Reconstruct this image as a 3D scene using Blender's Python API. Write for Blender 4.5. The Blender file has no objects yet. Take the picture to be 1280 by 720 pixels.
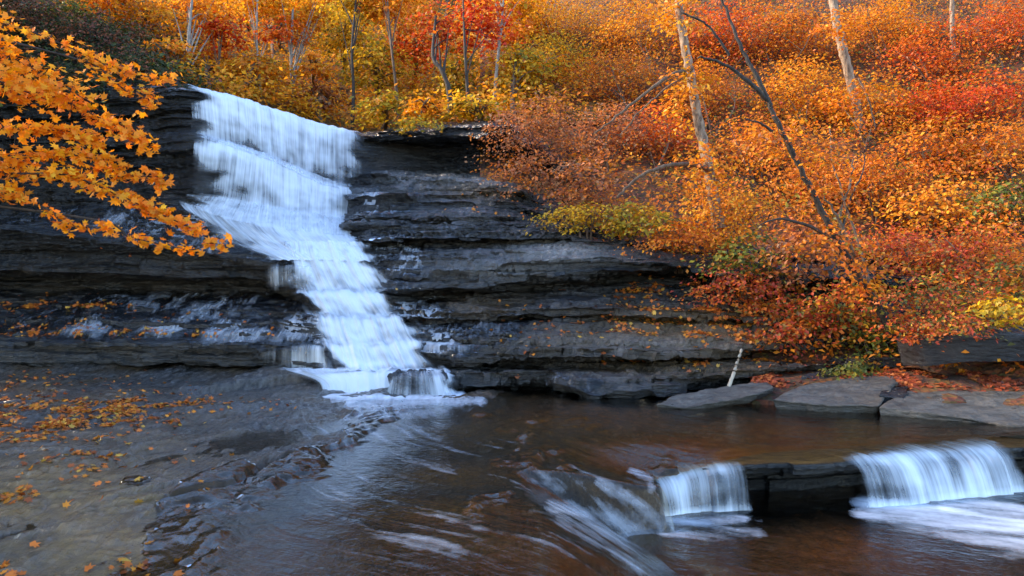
import bpy, math, random
import numpy as np
from mathutils import Vector

random.seed(7)
RNG = np.random.default_rng(11)
SC = bpy.context.scene
COL = SC.collection
PI = math.pi

# ------------------------------------------------------------------ camera frame
F = 1000.0
CAMZ = 1.8

def P(px, py, Y):
    return np.array([(px - 640.0) / F * Y, Y, CAMZ - (py - 360.0) / F * Y])

def PG(px, py, z=0.0):
    Y = (CAMZ - z) * F / (py - 360.0)
    return np.array([(px - 640.0) / F * Y, Y, z])

# ------------------------------------------------------------------ noise
def _h(ix, iy, iz, s):
    n = (ix.astype(np.int64) * 374761393 + iy.astype(np.int64) * 668265263 + iz.astype(np.int64) * 2147483647 + s * 1274126177) & 0xFFFFFFFF
    n = ((n ^ (n >> 13)) * 1274126177) & 0xFFFFFFFF
    n = ((n ^ (n >> 16)) * 2246822519) & 0xFFFFFFFF
    return (n ^ (n >> 15)) & 0xFFFFFFFF

def hash01(ix, iy=0, iz=0, s=0):
    ix = np.asarray(ix); z = np.zeros_like(ix)
    return _h(ix, z + iy, z + iz, s) / 4294967295.0

def noise(x, y, z, s=0):
    x, y, z = np.broadcast_arrays(np.asarray(x, float), np.asarray(y, float), np.asarray(z, float))
    xi = np.floor(x); yi = np.floor(y); zi = np.floor(z)
    fx = x - xi; fy = y - yi; fz = z - zi
    u = fx * fx * fx * (fx * (fx * 6 - 15) + 10); v = fy * fy * fy * (fy * (fy * 6 - 15) + 10); w = fz * fz * fz * (fz * (fz * 6 - 15) + 10)
    r = 0
    for dx in (0, 1):
        for dy in (0, 1):
            for dz in (0, 1):
                h = _h(xi + dx, yi + dy, zi + dz, s).astype(np.int64) % 12
                gx = np.array([1, -1, 1, -1, 1, -1, 1, -1, 0, 0, 0, 0])[h]
                gy = np.array([1, 1, -1, -1, 0, 0, 0, 0, 1, -1, 1, -1])[h]
                gz = np.array([0, 0, 0, 0, 1, 1, -1, -1, 1, 1, -1, -1])[h]
                d = gx * (fx - dx) + gy * (fy - dy) + gz * (fz - dz)
                r = r + d * (u if dx else 1 - u) * (v if dy else 1 - v) * (w if dz else 1 - w)
    return r

def fbm(x, y, z, o=4, s=0, g=0.5):
    r = 0; a = 1.0; f = 1.0
    for k in range(o):
        r = r + a * noise(x * f, y * f, z * f, s + k * 17)
        a *= g; f *= 2.03
    return r

def sstep(a, b, x):
    t = np.clip((x - a) / (b - a), 0, 1)
    return t * t * (3 - 2 * t)

# ------------------------------------------------------------------ mesh helpers
def mesh_np(name, verts, faces, mat=None, smooth=False, cols=None, uv=None, parent=None, origin=None, extra=None):
    """verts (N,3); faces: an (M,k) array or a list of them; cols per-vertex (N,3); uv per-vertex (N,2)"""
    verts = np.asarray(verts, np.float32)
    if origin is not None:
        verts = verts - np.asarray(origin, np.float32)
    if not isinstance(faces, list):
        faces = [faces]
    faces = [np.asarray(f, np.int32) for f in faces if len(f)]
    me = bpy.data.meshes.new(name)
    loops = np.concatenate([f.ravel() for f in faces])
    sizes = np.concatenate([np.full(len(f), f.shape[1], np.int32) for f in faces])
    starts = np.concatenate([[0], np.cumsum(sizes)[:-1]]).astype(np.int32)
    me.vertices.add(len(verts)); me.loops.add(len(loops)); me.polygons.add(len(sizes))
    me.vertices.foreach_set('co', verts.ravel())
    me.loops.foreach_set('vertex_index', loops)
    me.polygons.foreach_set('loop_start', starts)
    if smooth:
        me.polygons.foreach_set('use_smooth', np.ones(len(sizes), bool))
    else:
        me.polygons.foreach_set('use_smooth', np.zeros(len(sizes), bool))
    if cols is not None:
        a = me.color_attributes.new('tint', 'FLOAT_COLOR', 'POINT')
        c = np.ones((len(verts), 4), np.float32); c[:, :3] = cols
        a.data.foreach_set('color', c.ravel())
    if uv is not None:
        l = me.uv_layers.new(name='UVMap')
        l.data.foreach_set('uv', np.asarray(uv, np.float32)[loops].ravel())
    me.update(calc_edges=True)
    me.validate()
    ob = bpy.data.objects.new(name, me)
    COL.objects.link(ob)
    if mat is not None:
        me.materials.append(mat)
    if parent is not None:
        ob.parent = parent
    elif origin is not None:
        ob.location = [float(v) for v in origin]
    return ob

def grid_faces(nr, nc, mask=None):
    i = np.arange(nr * nc).reshape(nr, nc)
    f = np.stack([i[:-1, :-1], i[:-1, 1:], i[1:, 1:], i[1:, :-1]], -1).reshape(-1, 4)
    if mask is not None:
        m = (mask[:-1, :-1] & mask[:-1, 1:] & mask[1:, 1:] & mask[1:, :-1]).ravel()
        f = f[m]
    return f

def grid_normals(V):
    du = np.gradient(V, axis=1); dv = np.gradient(V, axis=0)
    n = np.cross(du, dv)
    n /= np.linalg.norm(n, axis=-1, keepdims=True) + 1e-9
    return n

def tag(o, label=None, cat=None, group=None, kind=None):
    if label: o['label'] = label
    if cat: o['category'] = cat
    if group: o['group'] = group
    if kind: o['kind'] = kind
    return o

def thing(name, label, cat, loc, group=None):
    o = bpy.data.objects.new(name, None)
    o.empty_display_size = 0.2
    COL.objects.link(o)
    o.location = [float(v) for v in loc]
    return tag(o, label, cat, group)

def catmull(pts, n):
    pts = np.asarray(pts, float)
    p = np.vstack([2 * pts[0] - pts[1], pts, 2 * pts[-1] - pts[-2]])
    out = []
    for i in range(1, len(p) - 2):
        t = np.linspace(0, 1, n, endpoint=False)[:, None]
        a, b, c, d = p[i - 1], p[i], p[i + 1], p[i + 2]
        out.append(0.5 * ((2 * b) + (-a + c) * t + (2 * a - 5 * b + 4 * c - d) * t ** 2 + (-a + 3 * b - 3 * c + d) * t ** 3))
    out.append(pts[-1][None])
    return np.vstack(out)

class Tubes:
    def __init__(self):
        self.v = []; self.f = []; self.n = 0
    def add(self, pts, r0, r1, sides=7, sub=5, wob=0.0, curve=True):
        pts = np.asarray(pts, float)
        c = catmull(pts, sub) if curve and len(pts) > 1 else pts
        n = len(c)
        if wob:
            c = c + RNG.normal(0, wob, c.shape) * np.linspace(0.2, 1, n)[:, None]
        t = np.gradient(c, axis=0); t /= np.linalg.norm(t, axis=1, keepdims=True) + 1e-9
        up = np.where(np.abs(t[:, 2:3]) > 0.9, np.array([[1.0, 0, 0]]), np.array([[0, 0, 1.0]]))
        a = np.cross(t, up); a /= np.linalg.norm(a, axis=1, keepdims=True) + 1e-9
        b = np.cross(t, a)
        r = np.linspace(r0, r1, n)
        ang = np.linspace(0, 2 * PI, sides, endpoint=False)
        ring = c[:, None, :] + (np.cos(ang)[None, :, None] * a[:, None, :] + np.sin(ang)[None, :, None] * b[:, None, :]) * (r[:, None, None] * (1 + RNG.normal(0, .06, (n, sides, 1))))
        V = ring.reshape(-1, 3)
        i = np.arange(n * sides).reshape(n, sides); j = np.roll(i, -1, 1)
        f = np.stack([i[:-1], j[:-1], j[1:], i[1:]], -1).reshape(-1, 4) + self.n
        self.v.append(V); self.f.append(f); self.n += len(V)
        # closed tip
        self.v.append(c[-1][None] + t[-1][None] * r1); k = self.n; self.n += 1
        base = k - sides
        self.f.append(np.array([[base + q, base + (q + 1) % sides, k, k] for q in range(sides)]))
        return c
    def build(self, name, mat, parent=None, origin=None):
        v = np.vstack(self.v); f = np.vstack(self.f)
        quad = f[f[:, 2] != f[:, 3]]; tri = f[f[:, 2] == f[:, 3]][:, :3]
        return mesh_np(name, v, [quad, tri], mat, smooth=True, parent=parent, origin=origin)

# ------------------------------------------------------------------ materials
class NT:
    def __init__(self, name):
        self.m = bpy.data.materials.new(name); self.m.use_nodes = True
        self.t = self.m.node_tree; self.t.nodes.clear()
        self.out = self.t.nodes.new('ShaderNodeOutputMaterial')
    def n(self, typ, **kw):
        nd = self.t.nodes.new('ShaderNode' + typ)
        for k, v in kw.items():
            if k.startswith('_'):
                setattr(nd, k[1:], v)
        for k, v in kw.items():
            if not k.startswith('_'):
                s = nd.inputs[int(k[1:])] if (k[0] == 'i' and k[1:].isdigit()) else nd.inputs[k.replace('__', ' ')]
                if hasattr(v, 'is_output') or isinstance(v, bpy.types.NodeSocket):
                    self.t.links.new(v, s)
                else:
                    s.default_value = v
        return nd
    def math(self, op, a, b=0.0, clamp=False):
        return self.n('Math', _operation=op, _use_clamp=clamp, i0=a, i1=b).outputs[0]
    def ramp(self, fac, stops):
        r = self.n('ValToRGB', i0=fac)
        e = r.color_ramp.elements
        while len(e) > 1: e.remove(e[-1])
        for k, (p, c) in enumerate(stops):
            q = e[0] if k == 0 else e.new(p)
            q.position = p; q.color = (*c, 1) if not isinstance(c, (int, float)) else (c, c, c, 1)
        return r.outputs[0]
    def mix(self, f, a, b, mode='MIX'):
        m = self.n('Mix', _data_type='RGBA', _blend_type=mode)
        for idx, v in ((0, f), (6, a), (7, b)):
            if isinstance(v, bpy.types.NodeSocket): self.t.links.new(v, m.inputs[idx])
            else: m.inputs[idx].default_value = v if isinstance(v, (int, float)) else (*v, 1)
        return m.outputs[2]
    def done(self, sh):
        self.t.links.new(sh, self.out.inputs[0]); return self.m

def mapped(nt, scale, coord='Object', rot=(0, 0, 0)):
    tc = nt.n('TexCoord')
    return nt.n('Mapping', Vector=tc.outputs[coord], Scale=scale, Rotation=rot).outputs[0]

def rock_material(name, dark, mid, brown, brown_amt=0.5, wet=0.5, strat=(1.2, 1.2, 9), tintmask=False, spec=0.5, bumpd=.10, coat=0.0, knob=.3, fine=.45):
    nt = NT(name)
    a = nt.n('TexNoise', Vector=mapped(nt, strat), Scale=1.6, Detail=7, Roughness=0.62).outputs[0]
    b = nt.n('TexNoise', Vector=mapped(nt, (1, 1, 1.6)), Scale=0.7, Detail=5, Roughness=0.6).outputs[0]
    c = nt.n('TexNoise', Vector=mapped(nt, (1, 1, 2)), Scale=14, Detail=6, Roughness=0.7).outputs[0]
    base = nt.ramp(a, [(0.33, dark), (0.5, tuple((d + m) / 2 for d, m in zip(dark, mid))), (0.68, mid)])
    bm = nt.ramp(b, [(0.62 - 0.3 * brown_amt, 0.0), (0.8 - 0.25 * brown_amt, 1.0)])
    col = nt.mix(nt.math('MULTIPLY', bm, 0.8), base, brown)
    col = nt.mix(nt.ramp(c, [(0.3, 0.0), (0.7, 0.75)]), nt.mix(1.0, col, (0.45, 0.45, 0.45), 'MULTIPLY'), col)
    if tintmask:
        at = nt.n('Attribute', _attribute_name='tint')
        sep = nt.n('SeparateColor', Color=at.outputs['Color'])
        nz = nt.ramp(nt.n('TexNoise', Vector=mapped(nt, (1, 1, 1)), Scale=5, Detail=6, Roughness=.7).outputs[0], [(0.3, 0.25), (0.65, 1.0)])
        col = nt.mix(nt.math('MULTIPLY', sep.outputs[0], nz), col, (0.48, 0.165, 0.03))
        col = nt.mix(nt.math('MULTIPLY', sep.outputs[1], nz), col, (0.30, 0.165, 0.04))
        col = nt.mix(nt.math('MULTIPLY', sep.outputs[2], nz), col, (0.30, 0.29, 0.28))
    w = nt.n('TexNoise', Vector=mapped(nt, (0.8, 0.8, 3)), Scale=1.1, Detail=4, Roughness=0.6).outputs[0]
    rough = nt.ramp(w, [(0.35 + 0.25 * (wet - 0.5), 0.13), (0.58 + 0.3 * (wet - 0.5), 0.13 + .5 * (1.15 - wet))])
    h = nt.math('ADD', nt.math('MULTIPLY', a, 0.7), nt.math('MULTIPLY', c, fine))
    v = nt.n('TexVoronoi', _feature='SMOOTH_F1', Vector=mapped(nt, (1, 1, 2.2)), Scale=7.5).outputs['Distance']
    h = nt.math('ADD', h, nt.math('MULTIPLY', v, knob))
    bp = nt.n('Bump', Height=h, Strength=1.0, Distance=bumpd)
    p = nt.n('BsdfPrincipled', Roughness=rough, Normal=bp.outputs[0])
    nt.t.links.new(col, p.inputs['Base Color'])
    p.inputs['Specular IOR Level'].default_value = spec
    w2 = nt.n('TexNoise', Vector=mapped(nt, (.6, .6, 2.5)), Scale=.9, Detail=5, Roughness=.65).outputs[0]
    nt.t.links.new(nt.ramp(w2, [(.42, coat * .25), (.6, coat)]), p.inputs['Coat Weight'])
    p.inputs['Coat Roughness'].default_value = .12; p.inputs['Coat IOR'].default_value = 1.4
    nt.t.links.new(bp.outputs[0], p.inputs['Coat Normal'])
    return nt.done(p.outputs[0])

def leaf_material(name, trans=0.45, rough=0.5):
    nt = NT(name)
    at = nt.n('Attribute', _attribute_name='tint').outputs['Color']
    d = nt.n('BsdfDiffuse', Color=at)
    t = nt.n('BsdfTranslucent', Color=at)
    g = nt.n('BsdfGlossy', Color=(1, 1, 1, 1), Roughness=rough)
    m = nt.n('MixShader', i0=trans, i1=d.outputs[0], i2=t.outputs[0])
    m2 = nt.n('MixShader', i0=0.018, i1=m.outputs[0], i2=g.outputs[0])
    return nt.done(m2.outputs[0])

def bark_material(name, a, b, sc=(6, 6, 1.5)):
    nt = NT(name)
    n1 = nt.n('TexNoise', Vector=mapped(nt, sc), Scale=3, Detail=6, Roughness=.65).outputs[0]
    col = nt.ramp(n1, [(0.35, a), (0.65, b)])
    bp = nt.n('Bump', Height=n1, Strength=.8, Distance=.03)
    p = nt.n('BsdfPrincipled', Roughness=.85, Normal=bp.outputs[0])
    nt.t.links.new(col, p.inputs['Base Color'])
    return nt.done(p.outputs[0])

def soil_material(name, stops, scale=2.2):
    nt = NT(name)
    a = nt.n('TexNoise', Vector=mapped(nt, (1, 1, 1)), Scale=scale, Detail=8, Roughness=.75).outputs[0]
    b = nt.n('TexVoronoi', Vector=mapped(nt, (1, 1, 1)), Scale=11)
    col = nt.ramp(a, stops)
    col = nt.mix(0.5, col, nt.mix(1.0, col, b.outputs['Color'], 'MULTIPLY'))
    bp = nt.n('Bump', Height=b.outputs['Distance'], Strength=.8, Distance=.06)
    p = nt.n('BsdfPrincipled', Roughness=.95, Normal=bp.outputs[0])
    nt.t.links.new(col, p.inputs['Base Color'])
    return nt.done(p.outputs[0])

def fall_material(name, su=60.0, sv=0.6, cover=0.5, contrast=0.35, edge=0.06, tint=(0.87, 0.92, 0.99)):
    """silky falling water: white streaks that run down the sheet, clear between; tint.R = how full the flow is there"""
    nt = NT(name)
    tc = nt.n('TexCoord').outputs['UV']
    def tex(a, b, det=3):
        mp = nt.n('Mapping', Vector=tc, Scale=(a, b, 1)).outputs[0]
        return nt.n('TexNoise', Vector=mp, Scale=1.0, Detail=det, Roughness=.55).outputs[0]
    n1 = tex(su, sv); n2 = tex(su * 3.1, sv * 1.3); n3 = tex(su * .28, sv * 1.2); n4 = tex(su * .09, sv * 1.6)
    s = nt.math('ADD', nt.math('ADD', nt.math('MULTIPLY', n1, .36), nt.math('MULTIPLY', n2, .14)), nt.math('ADD', nt.math('MULTIPLY', n3, .27), nt.math('MULTIPLY', n4, .23)))
    at = nt.n('Attribute', _attribute_name='tint')
    sep = nt.n('SeparateColor', Color=at.outputs['Color'])
    full = sep.outputs[0]
    # alpha = smooth threshold whose level follows the fullness
    lvl = nt.math('ADD', s, nt.math('MULTIPLY', nt.math('SUBTRACT', full, 0.5), 0.55))
    al = nt.n('MapRange', _interpolation_type='SMOOTHSTEP', Value=lvl)
    al.inputs['From Min'].default_value = 0.5 - contrast * cover * 1.0 - 0.06
    al.inputs['From Max'].default_value = 0.5 + contrast * (1 - cover) + 0.06
    alpha = nt.math('MULTIPLY', nt.math('MULTIPLY', al.outputs[0], 0.97), nt.ramp(full, [(0.0, 0.0), (0.3, 1.0)]))
    bp = nt.n('Bump', Height=s, Strength=.5, Distance=.05)
    d = nt.n('BsdfDiffuse', Color=(*tint, 1), Normal=bp.outputs[0])
    tl = nt.n('BsdfTranslucent', Color=(*tint, 1), Normal=bp.outputs[0])
    g = nt.n('BsdfGlossy', Color=(1, 1, 1, 1), Roughness=.3, Normal=bp.outputs[0])
    m1 = nt.n('MixShader', i0=.12, i1=d.outputs[0], i2=tl.outputs[0])
    m2 = nt.n('MixShader', i0=.06, i1=m1.outputs[0], i2=g.outputs[0])
    tr = nt.n('BsdfTransparent')
    m3 = nt.n('MixShader', i0=alpha, i1=tr.outputs[0], i2=m2.outputs[0])
    return nt.done(m3.outputs[0])

def water_material(name, tint=(0.86, 0.76, 0.60), rough=0.12, bump=0.25, uvscale=(2.2, 0.5), foamtint=(0.82, 0.85, 0.92)):
    """shallow clear stream water; tint.B on the mesh = how much froth and painted ledge sheen lies on it there"""
    nt = NT(name)
    uv = nt.n('TexCoord').outputs['UV']
    mp = nt.n('Mapping', Vector=uv, Scale=(uvscale[0], uvscale[1], 1)).outputs[0]
    n1 = nt.n('TexNoise', Vector=mp, Scale=1.0, Detail=4, Roughness=.55).outputs[0]
    mp2 = nt.n('Mapping', Vector=uv, Scale=(uvscale[0] * 2.2, uvscale[1] * 1.6, 1)).outputs[0]
    n2 = nt.n('TexNoise', Vector=mp2, Scale=1.0, Detail=4, Roughness=.6).outputs[0]
    n3 = nt.n('TexNoise', Vector=mapped(nt, (1, 1, 1)), Scale=9, Detail=5, Roughness=.6).outputs[0]
    h = nt.math('ADD', nt.math('ADD', n1, nt.math('MULTIPLY', n2, .5)), nt.math('MULTIPLY', n3, .45))
    bp = nt.n('Bump', Height=h, Strength=bump, Distance=.12)
    fr = nt.n('Fresnel', IOR=1.33, Normal=bp.outputs[0])
    tr = nt.n('BsdfTransparent', Color=(*tint, 1))
    g = nt.n('BsdfGlossy', Color=(1, 1, 1, 1), Roughness=rough, Normal=bp.outputs[0])
    w = nt.n('MixShader', i0=fr.outputs[0], i1=tr.outputs[0], i2=g.outputs[0])
    sep = nt.n('SeparateColor', Color=nt.n('Attribute', _attribute_name='tint').outputs['Color'])
    st = nt.math('ADD', nt.math('ADD', nt.math('MULTIPLY', n2, .45), nt.math('MULTIPLY', n1, .3)), nt.math('MULTIPLY', n3, .25))
    lv = nt.math('ADD', st, nt.math('MULTIPLY', nt.math('SUBTRACT', sep.outputs[2], .5), .7))
    fa = nt.ramp(lv, [(0.34, 0.0), (.93, 0.98)])
    fa = nt.math('MULTIPLY', fa, nt.ramp(sep.outputs[2], [(0.02, 0.0), (0.25, 1.0)]))
    fd = nt.n('BsdfDiffuse', Color=(*foamtint, 1))
    m = nt.n('MixShader', i0=fa, i1=w.outputs[0], i2=fd.outputs[0])
    return nt.done(m.outputs[0])

M = {}
M['cliff'] = rock_material('wet_layered_rock', (0.004, 0.004, 0.0045), (0.058, 0.058, 0.061), (0.048, 0.033, 0.018), 0.4, 0.9, spec=.6, coat=.8, tintmask=True, knob=.2)
M['bed'] = rock_material('streambed_rock', (0.03, 0.026, 0.021), (0.17, 0.155, 0.14), (0.17, 0.098, 0.036), 0.62, 0.95, strat=(8, 1.3, 5), tintmask=True, bumpd=.12, spec=.5, coat=.6, knob=.12, fine=.24)
M['lip'] = rock_material('wet_lip_rock', (0.006, 0.006, 0.007), (0.045, 0.043, 0.042), (0.04, 0.03, 0.02), 0.3, 0.9, tintmask=True, spec=.5, coat=.4)
M['slab'] = rock_material('dry_slab_rock', (0.10, 0.09, 0.078), (0.25, 0.23, 0.20), (0.15, 0.11, 0.07), 0.35, 0.2, strat=(1.5, 3, 8), spec=.25)
M['boulder'] = rock_material('wet_boulder_rock', (0.012, 0.012, 0.014), (0.06, 0.06, 0.065), (0.05, 0.04, 0.03), 0.2, 0.9)
M['leaf'] = leaf_material('autumn_leaf', 0.45)
M['leaf_dark'] = leaf_material('evergreen_leaf', 0.2, .35)
M['litter_leaf'] = leaf_material('fallen_leaf', 0.1, .45)
M['bark_pale'] = bark_material('pale_bark', (0.09, 0.055, 0.035), (0.38, 0.27, 0.18))
M['bark_grey'] = bark_material('grey_bark', (0.16, 0.14, 0.12), (0.34, 0.30, 0.26))
M['bark_dark'] = bark_material('dark_bark', (0.018, 0.013, 0.010), (0.06, 0.045, 0.035))
M['bark_brown'] = bark_material('brown_bark', (0.07, 0.045, 0.03), (0.17, 0.11, 0.07))
M['drift'] = bark_material('weathered_wood', (0.35, 0.28, 0.21), (0.6, 0.52, 0.42))
M['soil_r'] = soil_material('leafy_slope_soil', [(0.3, (0.03, 0.018, 0.01)), (0.5, (0.14, 0.055, 0.02)), (0.65, (0.30, 0.10, 0.02))])
M['soil_b'] = soil_material('valley_leaf_litter', [(0.3, (0.06, 0.04, 0.012)), (0.5, (0.22, 0.13, 0.03)), (0.68, (0.38, 0.18, 0.03))])
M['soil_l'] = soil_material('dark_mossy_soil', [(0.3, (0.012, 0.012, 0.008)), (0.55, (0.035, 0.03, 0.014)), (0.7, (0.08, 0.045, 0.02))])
M['fall'] = fall_material('falling_water', 24, .5, .66, .46)
M['fall_thin'] = fall_material('thin_falling_water', 14, .6, .47, .40)
M['milky'] = fall_material('milky_water', 14, .9, .60, .50)
M['water'] = water_material('stream_water', uvscale=(4.0, .5), bump=.14, rough=.07)
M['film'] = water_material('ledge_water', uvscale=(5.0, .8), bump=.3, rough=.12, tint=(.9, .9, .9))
M['pool'] = water_material('pool_water', tint=(0.84, 0.68, 0.44), uvscale=(1.6, .7))

# ------------------------------------------------------------------ rock lofts
_ks = np.cumsum(np.concatenate([[-4.0], np.random.default_rng(3).choice([.06, .09, .13, .18, .26], 140, p=[.2, .25, .25, .2, .1])]))

def strata(x, y, z, seed=0):
    zz = z + 0.10 * fbm(x * .35, y * .35, 0 * x, 3, seed + 5) + 0.02 * x
    L = np.searchsorted(_ks, zz)
    ln = 0.5 + 1.8 * hash01(L, 3, 0, seed)
    blk = np.floor((x + .35 * noise(x * 1.3, z * 2, y * 0, seed + 9)) / ln + 17 * hash01(L, 5, 0, seed))
    return (hash01(L, 1, 0, seed) * 2 - 1) * .65 + (hash01(L, blk, 7, seed) * 2 - 1) * .5

def terrace(V, N, seed=0, amt=1.0):
    # sloping treads break into thin flat beds with crisp risers
    x, y, z = V[..., 0], V[..., 1], V[..., 2]
    wz = .10 * fbm(x * .35, y * .35, 0 * x, 3, seed + 5) + .02 * x + .07 * fbm(x * 1.3, y * 1.3, 0 * x, 4, seed + 6, .6)
    zz = z + wz
    L = np.clip(np.searchsorted(_ks, zz) - 1, 0, len(_ks) - 2)
    th = _ks[L + 1] - _ks[L]; q = (zz - _ks[L]) / th
    g = .30 * q + .70 * sstep(.62, .98, q)
    W = V.copy()
    W[..., 2] += (g - q) * th * amt * sstep(.25, .6, np.abs(N[..., 2]))
    N2 = grid_normals(W); st = 1 - sstep(.35, .75, np.abs(N2[..., 2]))
    h = np.stack([N2[..., 0], N2[..., 1], 0 * N2[..., 0]], -1); h /= np.linalg.norm(h, axis=-1, keepdims=True) + 1e-6
    s = np.where(h[..., 1:2] > 0, -1.0, 1.0)
    return W + h * s * (.10 * amt * st * strata(W[..., 0], W[..., 1], W[..., 2], seed + 50))[..., None]

def line_eval(line, px, k, jit=(3.0, .10), sm=11, seed=0):
    l = np.asarray(line, float)
    py = np.interp(px, l[:, 0], l[:, 1]); Y = np.interp(px, l[:, 0], l[:, 2])
    if sm > 1:
        ker = np.hanning(sm + 2)[1:-1]; ker /= ker.sum()
        py = np.convolve(np.pad(py, sm // 2, mode='edge'), ker, 'valid')
        Y = np.convolve(np.pad(Y, sm // 2, mode='edge'), ker, 'valid')
    py = py + jit[0] * fbm(px / 70., k * 3.7 + seed, 0 * px, 3, 21)
    Y = Y + jit[1] * fbm(px / 55., k * 5.1 + seed, 0 * px + 4, 3, 22)
    return np.stack([(px - 640) / F * Y, Y, CAMZ - (py - 360) / F * Y], -1)

def loft(lines, px0, px1, dpx=2.6, res=0.04, jit=(3.0, .10), seed=0, rows_max=60):
    px = np.arange(px0, px1 + dpx, dpx)
    L = [line_eval(l, px, k, jit, 11, seed) for k, l in enumerate(lines)]
    rows = []
    for a, b in zip(L[:-1], L[1:]):
        n = int(np.clip(np.percentile(np.linalg.norm(b - a, axis=1), 75) / res, 2, rows_max))
        t = np.linspace(0, 1, n, endpoint=False)
        for q in t:
            rows.append(a * (1 - q) + b * q)
    rows.append(L[-1])
    return np.array(rows)          # (nr, nc, 3)

def rock_displace(V, seed, amp=.12, tread=.05, rough=.02, mask=None, tamt=1.0):
    N = grid_normals(V)
    N = np.where((N[..., 1:2] > 0.3) & (np.abs(N[..., 2:3]) < .8), -N, N) if False else N
    x, y, z = V[..., 0], V[..., 1], V[..., 2]
    up = np.abs(N[..., 2])
    wf = amp * (1 - sstep(.45, .9, up)) + tread * sstep(.45, .9, up)
    d = strata(x, y, z, seed) * wf
    d = d + .08 * fbm(x * .8, y * .8, z * .8, 3, seed + 31) + rough * fbm(x * 6, y * 6, z * 9, 4, seed + 37, .6)
    if mask is not None:
        d = d * mask
    return terrace(V + N * d[..., None], N, seed, tamt), N

def proj(V):
    return 640 + F * V[..., 0] / V[..., 1], 360 - F * (V[..., 2] - CAMZ) / V[..., 1]

# --- cliff under and beside the main waterfall (lines run from the streambed up)
LL = [
 [(-320, 480, 17.2), (0, 478, 16.95), (330, 478, 16.2), (385, 494, 14.2), (400, 494, 14.0), (580, 494, 14.0), (640, 494, 15.5)],
 [(-320, 472, 17.2), (0, 471, 16.95), (330, 469, 16.2), (390, 471, 14.7), (580, 467, 14.6), (640, 470, 16)],
 [(-320, 456, 17.1), (0, 456, 16.9), (330, 453, 16.2), (390, 463, 14.95), (560, 463, 14.85), (640, 460, 16.3)],
 [(-320, 454, 16.4), (0, 454, 16.3), (330, 450, 15.75), (390, 458, 15.0), (560, 458, 14.9), (640, 455, 16.4)],
 [(-320, 428, 16.3), (0, 430, 16.15), (200, 430, 15.9), (340, 432, 15.5), (400, 434, 15.2), (540, 433, 15.2), (640, 430, 16.8)],
 [(-320, 414, 17), (0, 415, 16.8), (340, 416, 16.0), (400, 424, 15.6), (535, 425, 15.6), (640, 420, 17.2)],
 [(-320, 392, 18), (0, 392, 17.9), (340, 392, 16.9), (400, 400, 15.85), (525, 400, 15.85), (640, 395, 17.5)],
 [(-320, 362, 19.3), (0, 363, 19.1), (200, 360, 18.8), (345, 362, 17.7), (400, 392, 16.3), (520, 392, 16.3), (640, 380, 18)],
 [(-320, 342, 19.2), (0, 346, 19.0), (200, 349, 18.6), (345, 351, 17.6), (400, 368, 16.55), (505, 368, 16.55), (640, 360, 18.4)],
 [(-320, 330, 18.7), (0, 336, 18.5), (200, 344, 18.0), (345, 347, 17.2), (400, 360, 17.0), (500, 360, 17.0), (640, 345, 18.8)],
 [(-320, 300, 18.8), (0, 312, 18.7), (120, 318, 18.3), (250, 324, 17.8), (345, 336, 17.1), (400, 342, 17.25), (485, 342, 17.25), (640, 330, 19.2)],
 [(-320, 240, 18.5), (0, 288, 18.4), (120, 300, 18.0), (250, 315, 17.6), (345, 331, 17.0), (400, 334, 17.3), (485, 334, 17.3), (640, 320, 19.5)],
 [(-320, 215, 19.6), (0, 272, 19.4), (120, 282, 18.9), (250, 292, 18.4), (345, 306, 17.8), (400, 304, 17.65), (460, 304, 17.7), (640, 300, 20)],
 [(-320, 195, 20.7), (0, 258, 20.4), (120, 254, 20.0), (220, 246, 19.2), (290, 266, 18.7), (345, 280, 18.5), (400, 286, 18.5), (455, 292, 18.8), (640, 280, 21)],
 [(-320, 180, 21.0), (0, 240, 20.7), (120, 238, 20.3), (220, 238, 19.4), (240, 236, 18.95), (300, 245, 19.3), (345, 253, 19.6), (400, 262, 20.1), (455, 270, 20.7), (640, 262, 22)],
 [(-320, 130, 21.2), (0, 195, 20.9), (120, 180, 20.5), (220, 172, 19.5), (244, 168, 19.1), (305, 187, 19.7), (345, 201, 20.1), (400, 229, 20.8), (457, 241, 21.4), (640, 240, 22.8)],
 [(-320, 125, 21.3), (0, 188, 21.1), (120, 172, 20.7), (220, 164, 19.7), (242, 162, 19.5), (305, 180, 20.3), (345, 193, 20.7), (400, 216, 21.5), (455, 232, 22.3), (640, 235, 23.5)],
 [(-320, 60, 21.6), (0, 128, 21.3), (120, 110, 20.8), (200, 106, 20.0), (235, 110, 19.6), (300, 126, 20.5), (340, 139, 21.2), (400, 157, 22.2), (455, 170, 23.0), (640, 180, 25)],
 [(-320, 40, 26), (0, 90, 26), (200, 108, 24), (235, 118, 24), (300, 132, 24.5), (340, 144, 25), (400, 162, 26), (455, 175, 26.5), (640, 185, 28)],
]
def push(line, dy, pxmax=1e9):
    return [(a, c, d + (dy if a <= pxmax else 0)) for a, c, d in line]
for i_ in (0, 1, 2): LL[i_] = push(LL[i_], .7, 335)
for i_ in (7, 8): LL[i_] = push(LL[i_], .5, 346)
VL0 = loft(LL, -320, 640, seed=1, res=.033, rows_max=80)
pxl, pyl = proj(VL0)
# calmer rock right under the sheet of the falls
mk = 1 - .65 * sstep(200, 260, pxl) * (1 - sstep(560, 620, pxl)) * np.where(pyl > 300, sstep(330, 390, pxl), 1)
VL, NL = rock_displace(VL0, 1, .17, .045, .022, mk, .5)
ob = mesh_np('cliff_terrain', VL.reshape(-1, 3), grid_faces(*VL.shape[:2]), M['cliff'], cols=np.zeros((VL.size // 3, 3)))
tag(ob, kind='structure')

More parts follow.
